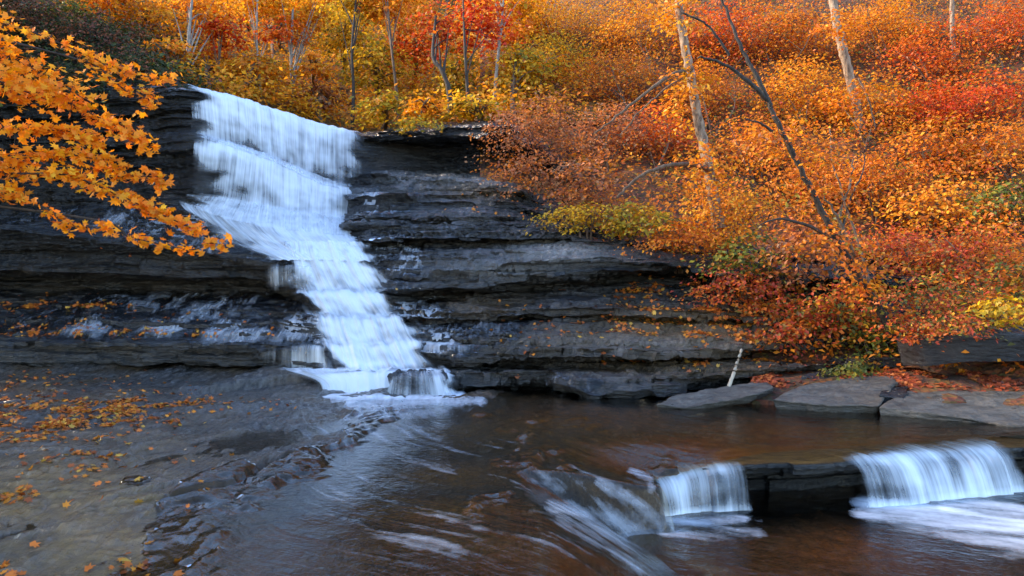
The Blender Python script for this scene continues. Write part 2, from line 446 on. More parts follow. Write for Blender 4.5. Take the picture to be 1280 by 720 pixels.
# --- stepped cliff on the far side of the falls
LR = [
 [(430, 497, 15), (570, 497, 14.0), (650, 498, 13.6), (740, 504, 13.1), (830, 502, 13.1), (900, 496, 13.7), (960, 491, 13.7), (1060, 486, 13.5), (1160, 486, 13)],
 [(430, 478, 16), (570, 477, 14.4), (680, 476, 14.2), (740, 497, 13.25), (830, 486, 13.6), (900, 474, 14.1), (1000, 464, 14.1), (1160, 455, 13.5)],
 [(430, 474, 15.7), (570, 474, 14.0), (680, 472, 13.8), (740, 493, 12.95), (830, 482, 13.15), (900, 471, 13.7), (1000, 461, 13.7), (1160, 452, 13.2)],
 [(430, 466, 15.7), (570, 466, 13.95), (690, 464, 13.7), (740, 474, 13.2), (830, 472, 13.2), (900, 463, 13.65), (1000, 455, 13.65), (1160, 446, 13.2)],
 [(430, 464, 16.2), (570, 464, 14.7), (700, 462, 14.5), (830, 457, 14.3), (900, 451, 14.5), (960, 447, 14.6), (1160, 438, 14.3)],
 [(430, 453, 16.2), (570, 453, 14.75), (700, 448, 14.55), (830, 445, 14.5), (880, 442, 14.55), (960, 438, 14.7), (1160, 430, 14.4)],
 [(430, 451, 15.9), (570, 450, 14.3), (700, 445, 14.1), (830, 443, 14.05), (880, 440, 14.1), (960, 436, 14.3), (1160, 428, 14.2)],
 [(430, 442, 16), (560, 441, 14.3), (700, 435, 14.05), (830, 436, 14.0), (900, 433, 14.05), (960, 427, 14.25), (1160, 418, 14.1)],
 [(430, 412, 16.6), (530, 412, 15.3), (700, 404, 15.0), (830, 408, 14.9), (900, 412, 14.8), (960, 410, 14.8), (1160, 400, 14.6)],
 [(430, 401, 17.0), (530, 401, 15.9), (640, 396, 15.75), (700, 391, 15.65), (830, 396, 15.5), (960, 402, 15.2), (1160, 394, 14.9)],
 [(430, 399, 16.6), (530, 399, 15.45), (640, 394, 15.3), (700, 389, 15.2), (830, 394, 15.1), (960, 400, 14.9), (1160, 392, 14.7)],
 [(430, 392, 16.6), (530, 392, 15.45), (640, 386, 15.3), (700, 382, 15.25), (830, 387, 15.15), (960, 396, 15.0), (1160, 389, 14.75)],
 [(430, 382, 17.3), (500, 381, 16.4), (580, 379, 16.15), (700, 369, 16.15), (800, 372, 15.95), (860, 366, 15.95), (900, 380, 15.5), (960, 390, 15.3), (1160, 380, 15)],
 [(430, 366, 17.5), (500, 367, 16.6), (600, 364, 16.45), (700, 353, 16.5), (780, 345, 16.6), (860, 338, 16.5), (900, 352, 16), (1160, 360, 15.6)],
 [(430, 362, 17.1), (500, 362, 16.2), (600, 358, 15.95), (700, 342, 15.75), (780, 337, 15.7), (860, 331, 15.8), (900, 346, 15.5), (1160, 355, 15.3)],
 [(430, 346, 17.3), (490, 345, 16.5), (600, 335, 16.05), (690, 320, 15.75), (760, 319, 15.65), (830, 325, 15.75), (900, 340, 15.4), (1160, 350, 15.3)],
 [(430, 325, 17.8), (480, 325, 17.1), (600, 318, 16.6), (690, 309, 16.4), (760, 309, 16.3), (850, 318, 16.2), (900, 335, 15.8), (1160, 345, 15.6)],
 [(430, 313, 18.3), (470, 312, 17.5), (600, 307, 17.2), (690, 303, 17.0), (760, 305, 16.8), (850, 316, 16.5), (1160, 340, 16)],
 [(430, 304, 18.3), (460, 303, 17.65), (600, 300, 17.35), (690, 297, 17.2), (760, 303, 17), (850, 314, 16.7), (1160, 335, 16.3)],
 [(430, 300, 18.0), (455, 300, 17.35), (600, 297, 17.0), (690, 294, 16.9), (760, 301, 16.9), (850, 312, 16.7), (1160, 330, 16.4)],
 [(430, 286, 18.6), (455, 286, 18.0), (600, 277, 17.7), (690, 286, 17.4), (760, 298, 17.2), (850, 310, 16.9), (1160, 325, 16.6)],
 [(430, 272, 18.9), (455, 271, 18.3), (600, 265, 17.95), (690, 278, 17.7), (760, 296, 17.4), (1160, 320, 17)],
 [(430, 262, 19.6), (455, 261, 19.0), (600, 256, 18.5), (680, 268, 18.1), (760, 294, 17.6), (1160, 320, 17.2)],
 [(430, 246, 19.9), (455, 245, 19.3), (560, 246, 18.8), (640, 253, 18.4), (700, 272, 18), (760, 292, 17.8), (1160, 318, 17.4)],
 [(430, 236, 21.2), (455, 236, 20.6), (560, 238, 19.6), (640, 244, 18.9), (700, 266, 18.3), (760, 290, 18), (1160, 316, 17.6)],
 [(430, 218, 21.5), (455, 217, 20.9), (560, 222, 19.8), (640, 232, 18.9), (700, 260, 18.5), (760, 288, 18.2), (1160, 314, 17.8)],
 [(430, 212, 23.8), (455, 212, 23.3), (560, 216, 22.3), (640, 225, 20.8), (700, 250, 19.6), (760, 280, 19), (1160, 312, 18)],
 [(430, 182, 24.0), (455, 181, 23.5), (570, 178, 22.4), (640, 176, 21.2), (700, 220, 20.2), (760, 260, 19.4), (1160, 310, 18.3)],
 [(430, 177, 23.6), (455, 176, 22.9), (570, 168, 21.4), (640, 166, 20.3), (700, 210, 20.0), (760, 255, 19.4), (1160, 308, 18.5)],
 [(430, 170, 23.7), (455, 168, 23.0), (570, 158, 21.6), (640, 155, 20.6), (700, 200, 20.5), (760, 250, 19.8), (1160, 306, 18.8)],
 [(430, 168, 28), (455, 166, 27), (570, 150, 25), (640, 142, 24), (700, 190, 22.5), (760, 240, 21), (1160, 300, 20)],
]
for i_, dy in ((1, .5), (5, .6), (13, .6), (18, .3), (22, .2), (26, .8), (27, .8)): LR[i_] = push(LR[i_], dy)
VR0 = loft(LR, 430, 1160, seed=2, res=.033, rows_max=80)
VR, NR = rock_displace(VR0, 2, .15, .04, .035)
def blob(px, py, lst):
    r = np.zeros(np.shape(px))
    for (cx, cy, rx, ry, a) in lst:
        r = np.maximum(r, a * np.exp(-(((px - cx) / rx) ** 2 + ((py - cy) / ry) ** 2)))
    return r
rpx, rpy = proj(VR)
rm = blob(rpx, rpy, [(880, 415, 130, 34, .55), (770, 425, 130, 20, .35), (860, 460, 140, 14, .4), (600, 385, 60, 14, .25), (600, 240, 60, 10, .3)])
ob = mesh_np('cliff_terrain', VR.reshape(-1, 3), grid_faces(*VR.shape[:2]), M['cliff'], cols=np.stack([0 * rm, rm, blob(rpx, rpy, [(695, 314, 60, 13, 1.0), (620, 335, 80, 12, .5), (580, 222, 90, 8, .5), (830, 430, 120, 10, .35)])], -1).reshape(-1, 3))
tag(ob, kind='structure')

# ------------------------------------------------------------------ streambed, lower pool and stream
LIPPX = [(1500, 534, 0.0), (1270, 545, 0.0), (1160, 552, 0.0), (1060, 560, 0.0), (1000, 569, -.06), (935, 582, -.16), (860, 592, -.22), (815, 600, -.25)]
LIP = np.array([PG(*p)[:2] for p in LIPPX])
TOE = np.array([[1.62, 7.7], [1.80, 6.8], [1.9, 6.0], [1.8, 4.8], [1.4, 1.0]])
POLY = np.vstack([LIP, TOE, [[14, 1.0]], [[14, 10.4]]])

def seg_dist(x, y, A, B):
    d = B - A; L2 = (d ** 2).sum()
    t = np.clip(((x - A[0]) * d[0] + (y - A[1]) * d[1]) / L2, 0, 1)
    return np.hypot(x - A[0] - t * d[0], y - A[1] - t * d[1])

def poly_sd(x, y, poly):
    d = np.full(np.shape(x), 1e9); ins = np.zeros(np.shape(x), bool)
    n = len(poly)
    for i in range(n):
        A = poly[i]; B = poly[(i + 1) % n]
        d = np.minimum(d, seg_dist(x, y, A, B))
        c = ((A[1] > y) != (B[1] > y))
        with np.errstate(divide='ignore', invalid='ignore'):
            xi = (B[0] - A[0]) * (y - A[1]) / (B[1] - A[1] + 1e-12) + A[0]
        ins ^= c & (x < xi)
    return np.where(ins, d, -d)

POOLZ = -.60
def bed_low(x, y):
    sd = poly_sd(x, y, POLY)
    so_ = -.92 * sstep(1.95, 2.7, x) + .02
    steep = sstep(so_ - .08, so_ + .07, sd)                       # the drop stands back under the lip
    gentle = sstep(-2.0, .25, sd)
    dlip = np.full(np.shape(x), 1e9)
    for i in range(len(LIP) - 1):
        dlip = np.minimum(dlip, seg_dist(x, y, LIP[i], LIP[i + 1]))
    w = sstep(8.25, 7.7, y) * sstep(2.3, 1.6, x)
    S = steep * (1 - w) + gentle * w
    z = -.02 + .10 * sstep(-.8, -4.5, x) + .05 * sstep(-3.5, -9, x)
    z = z - .16 * sstep(.05, .9, sd * -1) * sstep(1.0, 2.5, x) * sstep(8, 9.5, y) * sstep(0, .4, -sd) * .7
    z = z - .24 * np.exp(-((x - 1.55) ** 2 + (y - 8.45) ** 2) / .8)
    z = z + .22 * sstep(15.0, 17.3, y) * sstep(-2.0, -4.0, x)
    z = z - .06 * sstep(7.0, 4.5, y) - .085 * np.exp(-((x + 1.25) / .75) ** 2) * sstep(12.5, 10, y)
    return z - .80 * S, sd, S

CRACK = np.array([PG(*p)[:2] for p in [(110, 648), (160, 637), (205, 629), (255, 617), (300, 605), (318, 594), (335, 584), (362, 577)]])
CRACK2 = np.array([PG(*p)[:2] for p in [(395, 607), (440, 600), (470, 588), (500, 566), (540, 552)]])
CRACK3 = np.array([PG(*p)[:2] for p in [(300, 545), (330, 532), (350, 527)]])
CRACK4 = np.array([PG(*p)[:2] for p in [(0, 668), (60, 655), (110, 640), (180, 622), (260, 600)]])
STEP = np.array([PG(*p)[:2] for p in [(200, 503), (270, 500), (320, 494), (370, 488), (400, 484)]])

def bed(x, y):
    z, sd, S = bed_low(x, y)
    # grain of the rock runs away from the camera and a little to the right
    c, s = math.cos(-.33), math.sin(-.33)
    u = c * x + s * y; v = -s * x + c * y
    wx = .5 * fbm(x * .7, y * .7, 0 * x, 3, 51)
    h = .055 * fbm(u * 1.1 + wx, v * .38, 0 * x, 4, 52) + .035 * (.5 - np.abs(fbm(u * 3.2 + 2 * wx, v * .7, 0 * x, 4, 59, .55))) + .018 * fbm(u * 5 + wx, v * .9, 0 * x, 4, 58, .6)
    cm = sstep(-1.3, -.6, x) * sstep(2.0, 1.2, x) * sstep(5.0, 5.8, y) * sstep(12, 10, y)
    h = h * (1 - .1 * cm)
    for (cx_, cy_) in ((555, 592), (565, 640), (600, 678), (690, 560)):
        g_ = PG(cx_, cy_)
        h = h + .012 * np.exp(-((x - g_[0]) / .42) ** 2 - ((y - g_[1]) / .5) ** 2)
    q = .04
    hh = fbm(u * .9 + wx, v * .35, 0 * x + 3, 5, 53, .55) * .13
    k = np.floor(hh / q); f = hh / q - k
    terr = (k + sstep(.72, 1.0, f)) * q
    near = sstep(14, 8, y)
    z = z + (h + terr * .75) * (1 - .45 * S * 0) + .012 * fbm(x * 7, y * 4, 0 * x, 4, 54, .6) + .006 * near * fbm(x * 24, y * 12, 0 * x, 3, 55, .6)
    for C, dep, wd, st in ((CRACK, .13, .04, .035), (CRACK2, .05, .04, .02), (CRACK3, .05, .05, .02), (CRACK4, .035, .03, .015)):
        d = np.full(np.shape(x), 1e9)
        for i in range(len(C) - 1):
            d = np.minimum(d, seg_dist(x, y, C[i], C[i + 1]))
        d = d + .03 * noise(x * 6, y * 6, 0 * x, 77)
        z = z - dep * np.exp(-(d / wd) ** 2)
    # a low broken step in front of the falls
    d = np.full(np.shape(x), 1e9)
    for i in range(len(STEP) - 1):
        d = np.minimum(d, seg_dist(x, y, STEP[i], STEP[i + 1]))
    xs = np.interp(x, STEP[:, 0], STEP[:, 1])
    z = z + .17 * sstep(-.02, .06, y - xs + .12 * noise(x * 2, y * 0, 0 * x, 91)) * sstep(-5.4, -4.6, x) * sstep(-3.1, -3.5, x) * sstep(17.5, 16.0, y)
    return z, sd, S

ys = [1.2]
while ys[-1] < 18.0:
    ys.append(ys[-1] + max(.016, .0034 * ys[-1]))
ys = np.array(ys)
xs = np.concatenate([np.arange(-14, -6, .07), np.arange(-6, 6, .027), np.arange(6, 14.01, .07)])
XX, YY = np.meshgrid(xs, ys)
ZB, SD, SS = bed(XX, YY)
bpx, bpy_ = proj(np.stack([XX, YY, ZB], -1))

def blob(px, py, lst):
    r = np.zeros(np.shape(px))
    for (cx, cy, rx, ry, a) in lst:
        r = np.maximum(r, a * np.exp(-(((px - cx) / rx) ** 2 + ((py - cy) / ry) ** 2)))
    return r
ochre = blob(bpx, bpy_, [(760, 524, 130, 20, .9), (900, 535, 160, 14, .6), (560, 592, 60, 14, .6), (1050, 680, 70, 30, 1.0), (1000, 620, 90, 30, .5), (640, 690, 60, 18, .3)])
moss = blob(bpx, bpy_, [(50, 620, 220, 60, .95), (150, 690, 200, 60, .9), (560, 594, 90, 16, 1.0), (560, 640, 70, 16, 1.0), (590, 678, 90, 18, 1.0), (620, 540, 160, 22, .7), (760, 580, 160, 40, .5), (850, 690, 120, 40, .5), (1000, 545, 250, 16, .5)])
ob = mesh_np('streambed_ground', np.stack([XX, YY, ZB], -1).reshape(-1, 3), grid_faces(*XX.shape), M['bed'], smooth=True,
             cols=np.stack([ochre, moss, 0 * moss], -1).reshape(-1, 3))
tag(ob, kind='structure')
VB = np.stack([XX, YY, ZB], -1)

# rock lip that overhangs the lower pool (thin broken beds of rock)
def lip_ledge():
    n = 420
    c = catmull(LIP[::-1], 40)
    s = np.concatenate([[0], np.cumsum(np.linalg.norm(np.diff(c, axis=0), axis=1))])
    t = np.linspace(0, s[-1], n)
    cx = np.interp(t, s, c[:, 0]); cy = np.interp(t, s, c[:, 1])
    tx = np.gradient(cx); ty = np.gradient(cy); L = np.hypot(tx, ty); tx /= L; ty /= L
    nx, ny = ty, -tx                                     # towards the pool
    def blocks(w, sd):
        k = np.floor((t + .12 * noise(t * 3, 0 * t, 0 * t, sd)) / w)
        return hash01(k, 2, 0, sd) * 2 - 1
    wob = .07 * fbm(t * 1.1, 0 * t, 0 * t, 4, 61) + .045 * blocks(.55, 64) + .02 * blocks(.23, 65)
    prof = [(-1.6, -.10, 0), (-1.15, -.02, 0), (-.35, -.005, 0), (-.08, -.005, 0), (.0, -.008, 0), (.012, -.02, 0), (.015, -.05, 0), (.0, -.062, 0), (-.05, -.066, 1), (-.035, -.07, 1), (-.03, -.12, 1),
            (-.05, -.125, 1), (-.10, -.13, 2), (-.08, -.135, 2), (-.085, -.19, 2), (-.12, -.20, 2), (-.45, -.21, 3), (-.62, -.24, 3), (-.66, -.32, 3), (-.60, -.33, 3), (-.62, -.5, 3), (-.70, -.95, 3)]
    per = [0 * t, .09 * blocks(.8, 66) - .05, .12 * blocks(.6, 67) - .08, .06 * fbm(t * 1.5, 0 * t, 0 * t, 3, 68)]
    sink = .6 * sstep(.30, .0, t[-1] - t) + .03 * sstep(2.6, 1.9, cx)                # the last stretch dips into the sloping rock
    back_ = .25 + 1.0 * sstep(1.9, 2.7, cx)
    zc = bed_low(cx - nx * back_, cy - ny * back_)[0]
    rows = []
    for k, (o, dz, lay) in enumerate(prof):
        j = wob + per[lay] + .012 * fbm(t * 7, k * 1.7 + 0 * t, 0 * t, 3, 62)
        rows.append(np.stack([cx + nx * (o + j), cy + ny * (o + j), zc - .012 + dz - sink + (.014 if lay == 0 else .035) * fbm(t * 1.2, lay * 5 + 0 * t, 0 * t, 2, 63) + .004 * fbm(t * 14, k + 0 * t, 0 * t, 2, 69)], -1))
    R = []; T = []
    tv = [1.0 if (p[2] == 0 and p[0] < -.04) else 0.0 for p in prof]
    for k, (a, c2) in enumerate(zip(rows[:-1], rows[1:])):
        m = int(np.clip(np.median(np.linalg.norm(c2 - a, axis=1)) / .03, 1, 8))
        for q in range(m): R.append(a + (c2 - a) * q / m); T.append(tv[k] * (1 - q / m) + tv[k + 1] * q / m)
    R.append(rows[-1]); T.append(0.0); R = np.array(R); T = np.array(T)[:, None] + 0 * R[..., 0]
    R += .007 * np.stack([fbm(R[..., 0] * 11, R[..., 1] * 11, R[..., 2] * 16, 3, 45 + k) for k in range(3)], -1)
    return R, T, (cx, cy, nx, ny, wob, zc - .012 - sink)
VLIP, TLIP, LIPC = lip_ledge()
ob = mesh_np('ledge_ground', VLIP.reshape(-1, 3), grid_faces(*VLIP.shape[:2]), M['lip'], smooth=False, cols=np.stack([TLIP * .75, TLIP * .6, 0 * TLIP], -1).reshape(-1, 3))
tag(ob, kind='structure')

# the stream above the lip: a thin sheet that follows the bed
wy = np.concatenate([np.arange(1.2, 9, .035), np.arange(9, 17.0, .06)])
wx_ = np.concatenate([np.arange(-9, -5, .12), np.arange(-5, 3.4, .03), np.arange(3.4, 14, .07)])
WX, WY = np.meshgrid(wx_, wy)
wl, wsd, wS = bed_low(WX, WY)
level = np.where(WY > 0, 0, 0)
zl = -.02 + .02 - .24 * np.exp(-((WX - 1.55) ** 2 + (WY - 8.45) ** 2) / .8) - .06 * sstep(7.0, 4.5, WY)
follow = wl + .045 + .055 * fbm((math.cos(-.33) * WX + math.sin(-.33) * WY) * 1.1, (-math.sin(-.33) * WX + math.cos(-.33) * WY) * .38, 0 * WX, 3, 52) * .7
wgt = sstep(.02, .15, wS) * sstep(8.4, 7.6, WY)
WZ = np.maximum(zl, 0 * zl - 9) * (1 - wgt) + (follow + .02) * wgt
WZ = WZ + .006 * fbm(WX * 1.5, WY * .9, 0 * WX, 3, 71)
bz_ = bed(WX, WY)[0]
film = sstep(-3.4, -2.3, WX + 2.6 * noise(WX * .55, WY * .38, 0 * WX, 75) + .8 * noise(WX * 2.1, WY * 1.2, 0 * WX, 76)) * sstep(3.2, 2.4, WX) * sstep(13.6, 12.5, WY)
WZ = np.maximum(WZ, np.where(film > .5, bz_ + .010, -9))
inside = wsd > .02
inside &= ~((WY < 7.9) & (WX < 2.3) & (wsd < .35))
wpx, wpy = proj(np.stack([WX, WY, WZ], -1))

def streak(px, py, lines):
    r = np.zeros(np.shape(px))
    for (pts, w, a) in lines:
        pts = np.array(pts, float)
        for i in range(len(pts) - 1):
            d = seg_dist(px, py, pts[i], pts[i + 1])
            r = np.maximum(r, a * np.exp(-(d / w) ** 2))
    return r
foam = streak(wpx, wpy, [
    ([(690, 634), (760, 646), (830, 680), (930, 730)], 16, .42), ([(700, 645), (740, 668), (800, 712)], 14, .36),
    ([(750, 606), (800, 632), (860, 668), (900, 690)], 14, .40), ([(780, 655), (850, 690), (890, 720)], 12, .44),
    
    ([(400, 494), (480, 496), (575, 494)], 7, .95), ([(380, 503), (480, 503), (600, 500)], 9, .62), ([(390, 515), (480, 520), (560, 512)], 12, .42),
    ([(380, 540), (470, 545), (540, 540)], 18, .3), ([(790, 588), (812, 600), (815, 612)], 8, .45), ([(470, 560), (560, 590)], 25, .26)])
foam = np.maximum(foam, blob(wpx, wpy, [(760, 660, 150, 60, .35), (690, 600, 120, 34, .28), (600, 560, 110, 26, .24), (540, 670, 120, 60, .32), (480, 545, 130, 34, .33), (430, 620, 70, 70, .26), (480, 506, 110, 14, .5)]))
# stream direction for the ripple texture
U = np.hypot(WX - 4.5, WY - 13.2) + .12 * fbm(WX * .8, WY * .8, 0 * WX, 3, 73); Vv = np.arctan2(WY - 13.2, WX - 4.5) * 5.0
wuv = np.stack([U, Vv], -1).reshape(-1, 2)
ob = mesh_np('stream_water', np.stack([WX, WY, WZ], -1).reshape(-1, 3), grid_faces(*WX.shape, mask=~inside), M['water'], smooth=True,
             cols=np.stack([0 * foam, 0 * foam, foam], -1).reshape(-1, 3), uv=wuv)
tag(ob, kind='structure')

qx, qy = np.meshgrid(np.arange(.9, 14, .05), np.arange(1.2, 10.6, .05))
qz = POOLZ + .004 * fbm(qx * 2, qy * 2, 0 * qx, 3, 81)
qpx, qpy = proj(np.stack([qx, qy, qz], -1))
pf = streak(qpx, qpy, [([(1078, 635), (1130, 640), (1200, 650), (1300, 657), (1400, 664)], 17, 1.0), ([(1090, 648), (1200, 668), (1300, 682)], 26, .55),
                       ([(815, 650), (870, 652), (930, 650)], 9, .85), ([(835, 660), (890, 666), (945, 662)], 20, .5), ([(1180, 640), (1300, 645), (1400, 650)], 18, 1.0)])
pf = pf * np.clip(.8 + .8 * fbm((qx * .5 + qy) * 2.4, qx * .7, 0 * qx, 3, 83), 0.6, 1.15)
qs = poly_sd(qx, qy, POLY)
ob = mesh_np('pool_water', np.stack([qx, qy, qz], -1).reshape(-1, 3), grid_faces(*qx.shape, mask=(qs > -.9)), M['pool'], smooth=True,
             cols=np.stack([0 * pf, 0 * pf, pf], -1).reshape(-1, 3), uv=np.stack([qx * .5 + qy, qx], -1).reshape(-1, 2))
tag(ob, kind='structure')

# water film over the treads; its froth also paints in a bluish sheen
def tread_film(V, spots, seed):
    N = grid_normals(V); N = np.where(N[..., 2:3] < 0, -N, N)
    a, c = proj(V)
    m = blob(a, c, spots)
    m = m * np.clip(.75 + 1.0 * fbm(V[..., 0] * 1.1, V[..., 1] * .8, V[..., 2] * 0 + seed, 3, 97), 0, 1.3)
    W = V + np.array([0, 0, .014])
    ok = (m > .18) & (N[..., 2] > .30)
    ob = mesh_np('ledge_water', W.reshape(-1, 3), grid_faces(*V.shape[:2], mask=ok), M['film'], smooth=True,
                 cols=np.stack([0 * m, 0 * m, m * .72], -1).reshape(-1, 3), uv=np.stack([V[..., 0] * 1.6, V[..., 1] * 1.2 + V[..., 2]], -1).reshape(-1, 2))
    tag(ob, kind='structure')
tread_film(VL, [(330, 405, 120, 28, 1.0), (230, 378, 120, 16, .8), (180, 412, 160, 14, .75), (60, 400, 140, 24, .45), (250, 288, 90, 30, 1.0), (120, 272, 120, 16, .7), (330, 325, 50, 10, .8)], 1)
tread_film(VR, [(540, 430, 50, 20, .9), (520, 390, 50, 30, .8), (490, 320, 50, 30, .8), (600, 410, 90, 24, .5), (470, 250, 50, 20, .7), (690, 480, 80, 14, .6)], 2)

# ------------------------------------------------------------------ the falls
def sheet(name, rows, nu, full, mat, parent, origin, res=.05, ripple=.03, usc=1.0, seed=0, edge=.07, jag=0.0, soft=6, fullvar=.22):
    """rows: lists of (px,py,Y) or world triples, left to right; full: per-row fullness (scalar or tuple across)"""
    R = []; FU = []
    for r, fl in zip(rows, full):
        w = np.array([P(*p) if abs(p[1]) > 20 else p for p in r], float)
        tt = np.linspace(0, 1, len(w)); t = np.linspace(0, 1, nu)
        R.append(np.stack([np.interp(t, tt, w[:, k]) for k in range(3)], -1))
        fl = np.atleast_1d(fl).astype(float)
        FU.append(np.interp(t, np.linspace(0, 1, len(fl)), fl))
    R = np.array(R); FU = np.array(FU)
    # smooth between rows
    out = []; of = []
    for i in range(len(R) - 1):
        n = int(np.clip(np.median(np.linalg.norm(R[i + 1] - R[i], axis=1)) / res, 3, 60))
        q = np.linspace(0, 1, n, endpoint=False)[:, None, None]
        out.append(R[i][None] * (1 - q) + R[i + 1][None] * q); of.append(FU[i][None] * (1 - q[..., 0]) + FU[i + 1][None] * q[..., 0])
    out.append(R[-1][None]); of.append(FU[-1][None])
    V = np.concatenate(out); fu = np.concatenate(of)
    nr = len(V); uu = np.linspace(0, 1, nu)
    if jag:
        sh = jag / res * fbm(uu * 4.3, 0 * uu + seed, 0 * uu + .5, 2, 330 + seed)
        rr = np.arange(nr)[:, None] + sh[None, :] * np.sin(np.linspace(0, PI, nr))[:, None] ** .5
        rr = np.clip(rr, 0, nr - 1); i0 = np.floor(rr).astype(int); i1 = np.minimum(i0 + 1, nr - 1); fr = rr - i0
        cidx = np.arange(nu)[None, :]
        V = V[i0, cidx] * (1 - fr[..., None]) + V[i1, cidx] * fr[..., None]
        fu = fu[i0, cidx] * (1 - fr) + fu[i1, cidx] * fr
    k = np.array([.25, .5, .25])
    for _ in range(soft):
        V[1:-1] = k[0] * V[:-2] + k[1] * V[1:-1] + k[2] * V[2:]
    nr = len(V)
    u = np.linspace(0, 1, nu)[None, :] + np.zeros((nr, 1))
    wd = np.median(np.linalg.norm(V[:, -1] - V[:, 0], axis=1))
    vl = np.concatenate([[0], np.cumsum(np.median(np.linalg.norm(np.diff(V, axis=0), axis=2), axis=1))])[:, None] + np.zeros((1, nu))
    N = grid_normals(V)
    N = np.where(N[..., 1:2] > 0, -N, N)
    lump = fbm(u * wd * 1.6, vl * 2.2, 0 * u + seed, 3, 302 + seed)
    fu = fu + fullvar * lump
    d = ripple * fbm(u * wd * 5, vl * .45, 0 * u + seed, 3, 300 + seed) + ripple * .6 * fbm(u * wd * 1.2, vl * 1.1, 0 * u + seed, 3, 301 + seed)
    V = V + N * (d[..., None] + .02)
    e = np.minimum(u, 1 - u) + edge * 1.1 * fbm(u * 3, vl * 1.6, 0 * u, 3, 310 + seed)
    fu = fu * sstep(-.01, edge, e)
    return mesh_np(name, V.reshape(-1, 3), grid_faces(nr, nu), mat, smooth=True, cols=np.stack([fu, fu, fu], -1).reshape(-1, 3),
                   uv=np.stack([u * wd * usc, vl], -1).reshape(-1, 2), parent=parent, origin=origin)

o0 = P(480, 492, 13.9)
wf = thing('waterfall', 'tall white waterfall pouring down the stepped dark rock cliff', 'waterfall', o0)
top_b = [(238, 110, 21.2), (303, 127, 22.1), (343, 140, 22.6), (402, 158, 23.4), (452, 170, 24.2)]
lip = [(234, 106, 19.3), (300, 122, 20.2), (340, 135, 20.9), (400, 154, 21.9), (454, 167, 22.7)]
lipf = [(237, 114, 19.1), (302, 130, 20.0), (342, 144, 20.7), (401, 163, 21.7), (455, 176, 22.5)]
d1b = [(242, 165, 18.9), (305, 183, 19.7), (345, 197, 20.1), (400, 221, 20.9), (456, 236, 21.7)]
lip2 = [(243, 170, 18.55), (305, 189, 19.15), (345, 204, 19.55), (400, 231, 20.25), (457, 243, 20.85)]
lip2f = [(242, 180, 18.4), (304, 198, 19.0), (345, 212, 19.4), (400, 237, 20.1), (458, 248, 20.7)]
d2b = [(238, 240, 18.3), (298, 250, 18.7), (345, 258, 19.0), (400, 267, 19.5), (459, 275, 20.1)]
tf = [(222, 254, 18.1), (285, 275, 17.95), (345, 287, 17.9), (400, 292, 17.95), (457, 298, 18.2)]
sheet('upper_curtain', [top_b, lip, lipf, d1b, lip2], 220, [.15, (.8, .85, .85, .8, .55), (.66, .7, .7, .64, .4), (.38, .27, .33, .26, .1), (.35, .4, .4, .35, .08)], M['fall'], wf, o0, seed=1, edge=.09, jag=.12, soft=10)
sheet('middle_curtain', [d1b, lip2, lip2f, d2b, tf], 220, [(.3, .35, .35, .35, .05), (.7, .75, .75, .7, .25), (.54, .62, .66, .66, .3), (.12, .22, .42, .52, .3), .45], M['fall'], wf, o0, seed=2, edge=.13, jag=.3, soft=14)
sheet('spreading_film', [d2b, tf, [(270, 300, 17.55), (320, 306, 17.5), (365, 306, 17.45), (415, 306, 17.4), (462, 306, 17.45)],
                        [(330, 326, 16.9), (360, 326, 16.9), (390, 326, 16.9), (430, 327, 16.9), (474, 328, 16.95)]], 180,
      [.35, (.3, .45, .6, .7, .55), (.25, .45, .7, .85, .6), (.35, .7, .9, .9, .6)], M['milky'], wf, o0, seed=3, edge=.16, jag=.3, soft=14)
casc = []
for y, Y, a, b in ((303, 17.5, 350, 462), (326, 16.95, 352, 476), (336, 16.85, 354, 482), (361, 16.6, 362, 499), (368, 16.1, 366, 504), (393, 15.85, 378, 521), (400, 15.4, 382, 525),
                   (426, 15.15, 388, 537), (433, 14.75, 392, 542), (461, 14.45, 396, 562), (466, 14.1, 394, 566)):
    m = [a + (b - a) * q for q in (0, .25, .5, .75, 1)]
    sag = [3, -1, 1, -2, 4]
    casc.append([(x, y, Y - .04) for x, s in zip(m, sag)])
sheet('stepped_cascade', casc, 200, [(.4, .75, .8, .8, .4), (.4, .8, .9, .85, .4), (.5, .85, 1, .85, .4), (.25, .6, .46, .55, .15), (.5, .85, 1, .85, .4), (.25, .6, .42, .55, .15), (.5, .85, .95, .9, .4),
                                     (.25, .62, .44, .56, .15), (.5, .9, .95, .9, .4), (.25, .66, .48, .5, .15), (.6, .9, .95, .85, .45)], M['milky'], wf, o0, seed=4, edge=.20, ripple=.07, jag=.26, soft=6, fullvar=.36)
sheet('foot_spill', [[(330, 462, 14.6), (420, 462, 14.5), (500, 462, 14.4), (570, 464, 14.4)], [(340, 467, 14.2), (420, 467, 14.0), (490, 467, 13.9), (572, 469, 13.9)],
                     [(395, 474, 13.95), (430, 473, 13.9), (490, 474, 13.82), (575, 476, 13.8)], [(398, 492, 13.85), (430, 492, 13.8), (490, 492, 13.72), (578, 493, 13.7)],
                     [(390, 497, 13.5), (430, 498, 13.4), (490, 498, 13.35), (585, 497, 13.5)]], 140,
      [(.05, .7, .9, .95, .6), (.05, .7, 1, .95, .55), (.1, .9, 1, .8, .45), (.3, .9, 1, .75, .6), (.1, .4, .45, .45, .15)], M['milky'], wf, o0, seed=5, edge=.10, jag=.1)

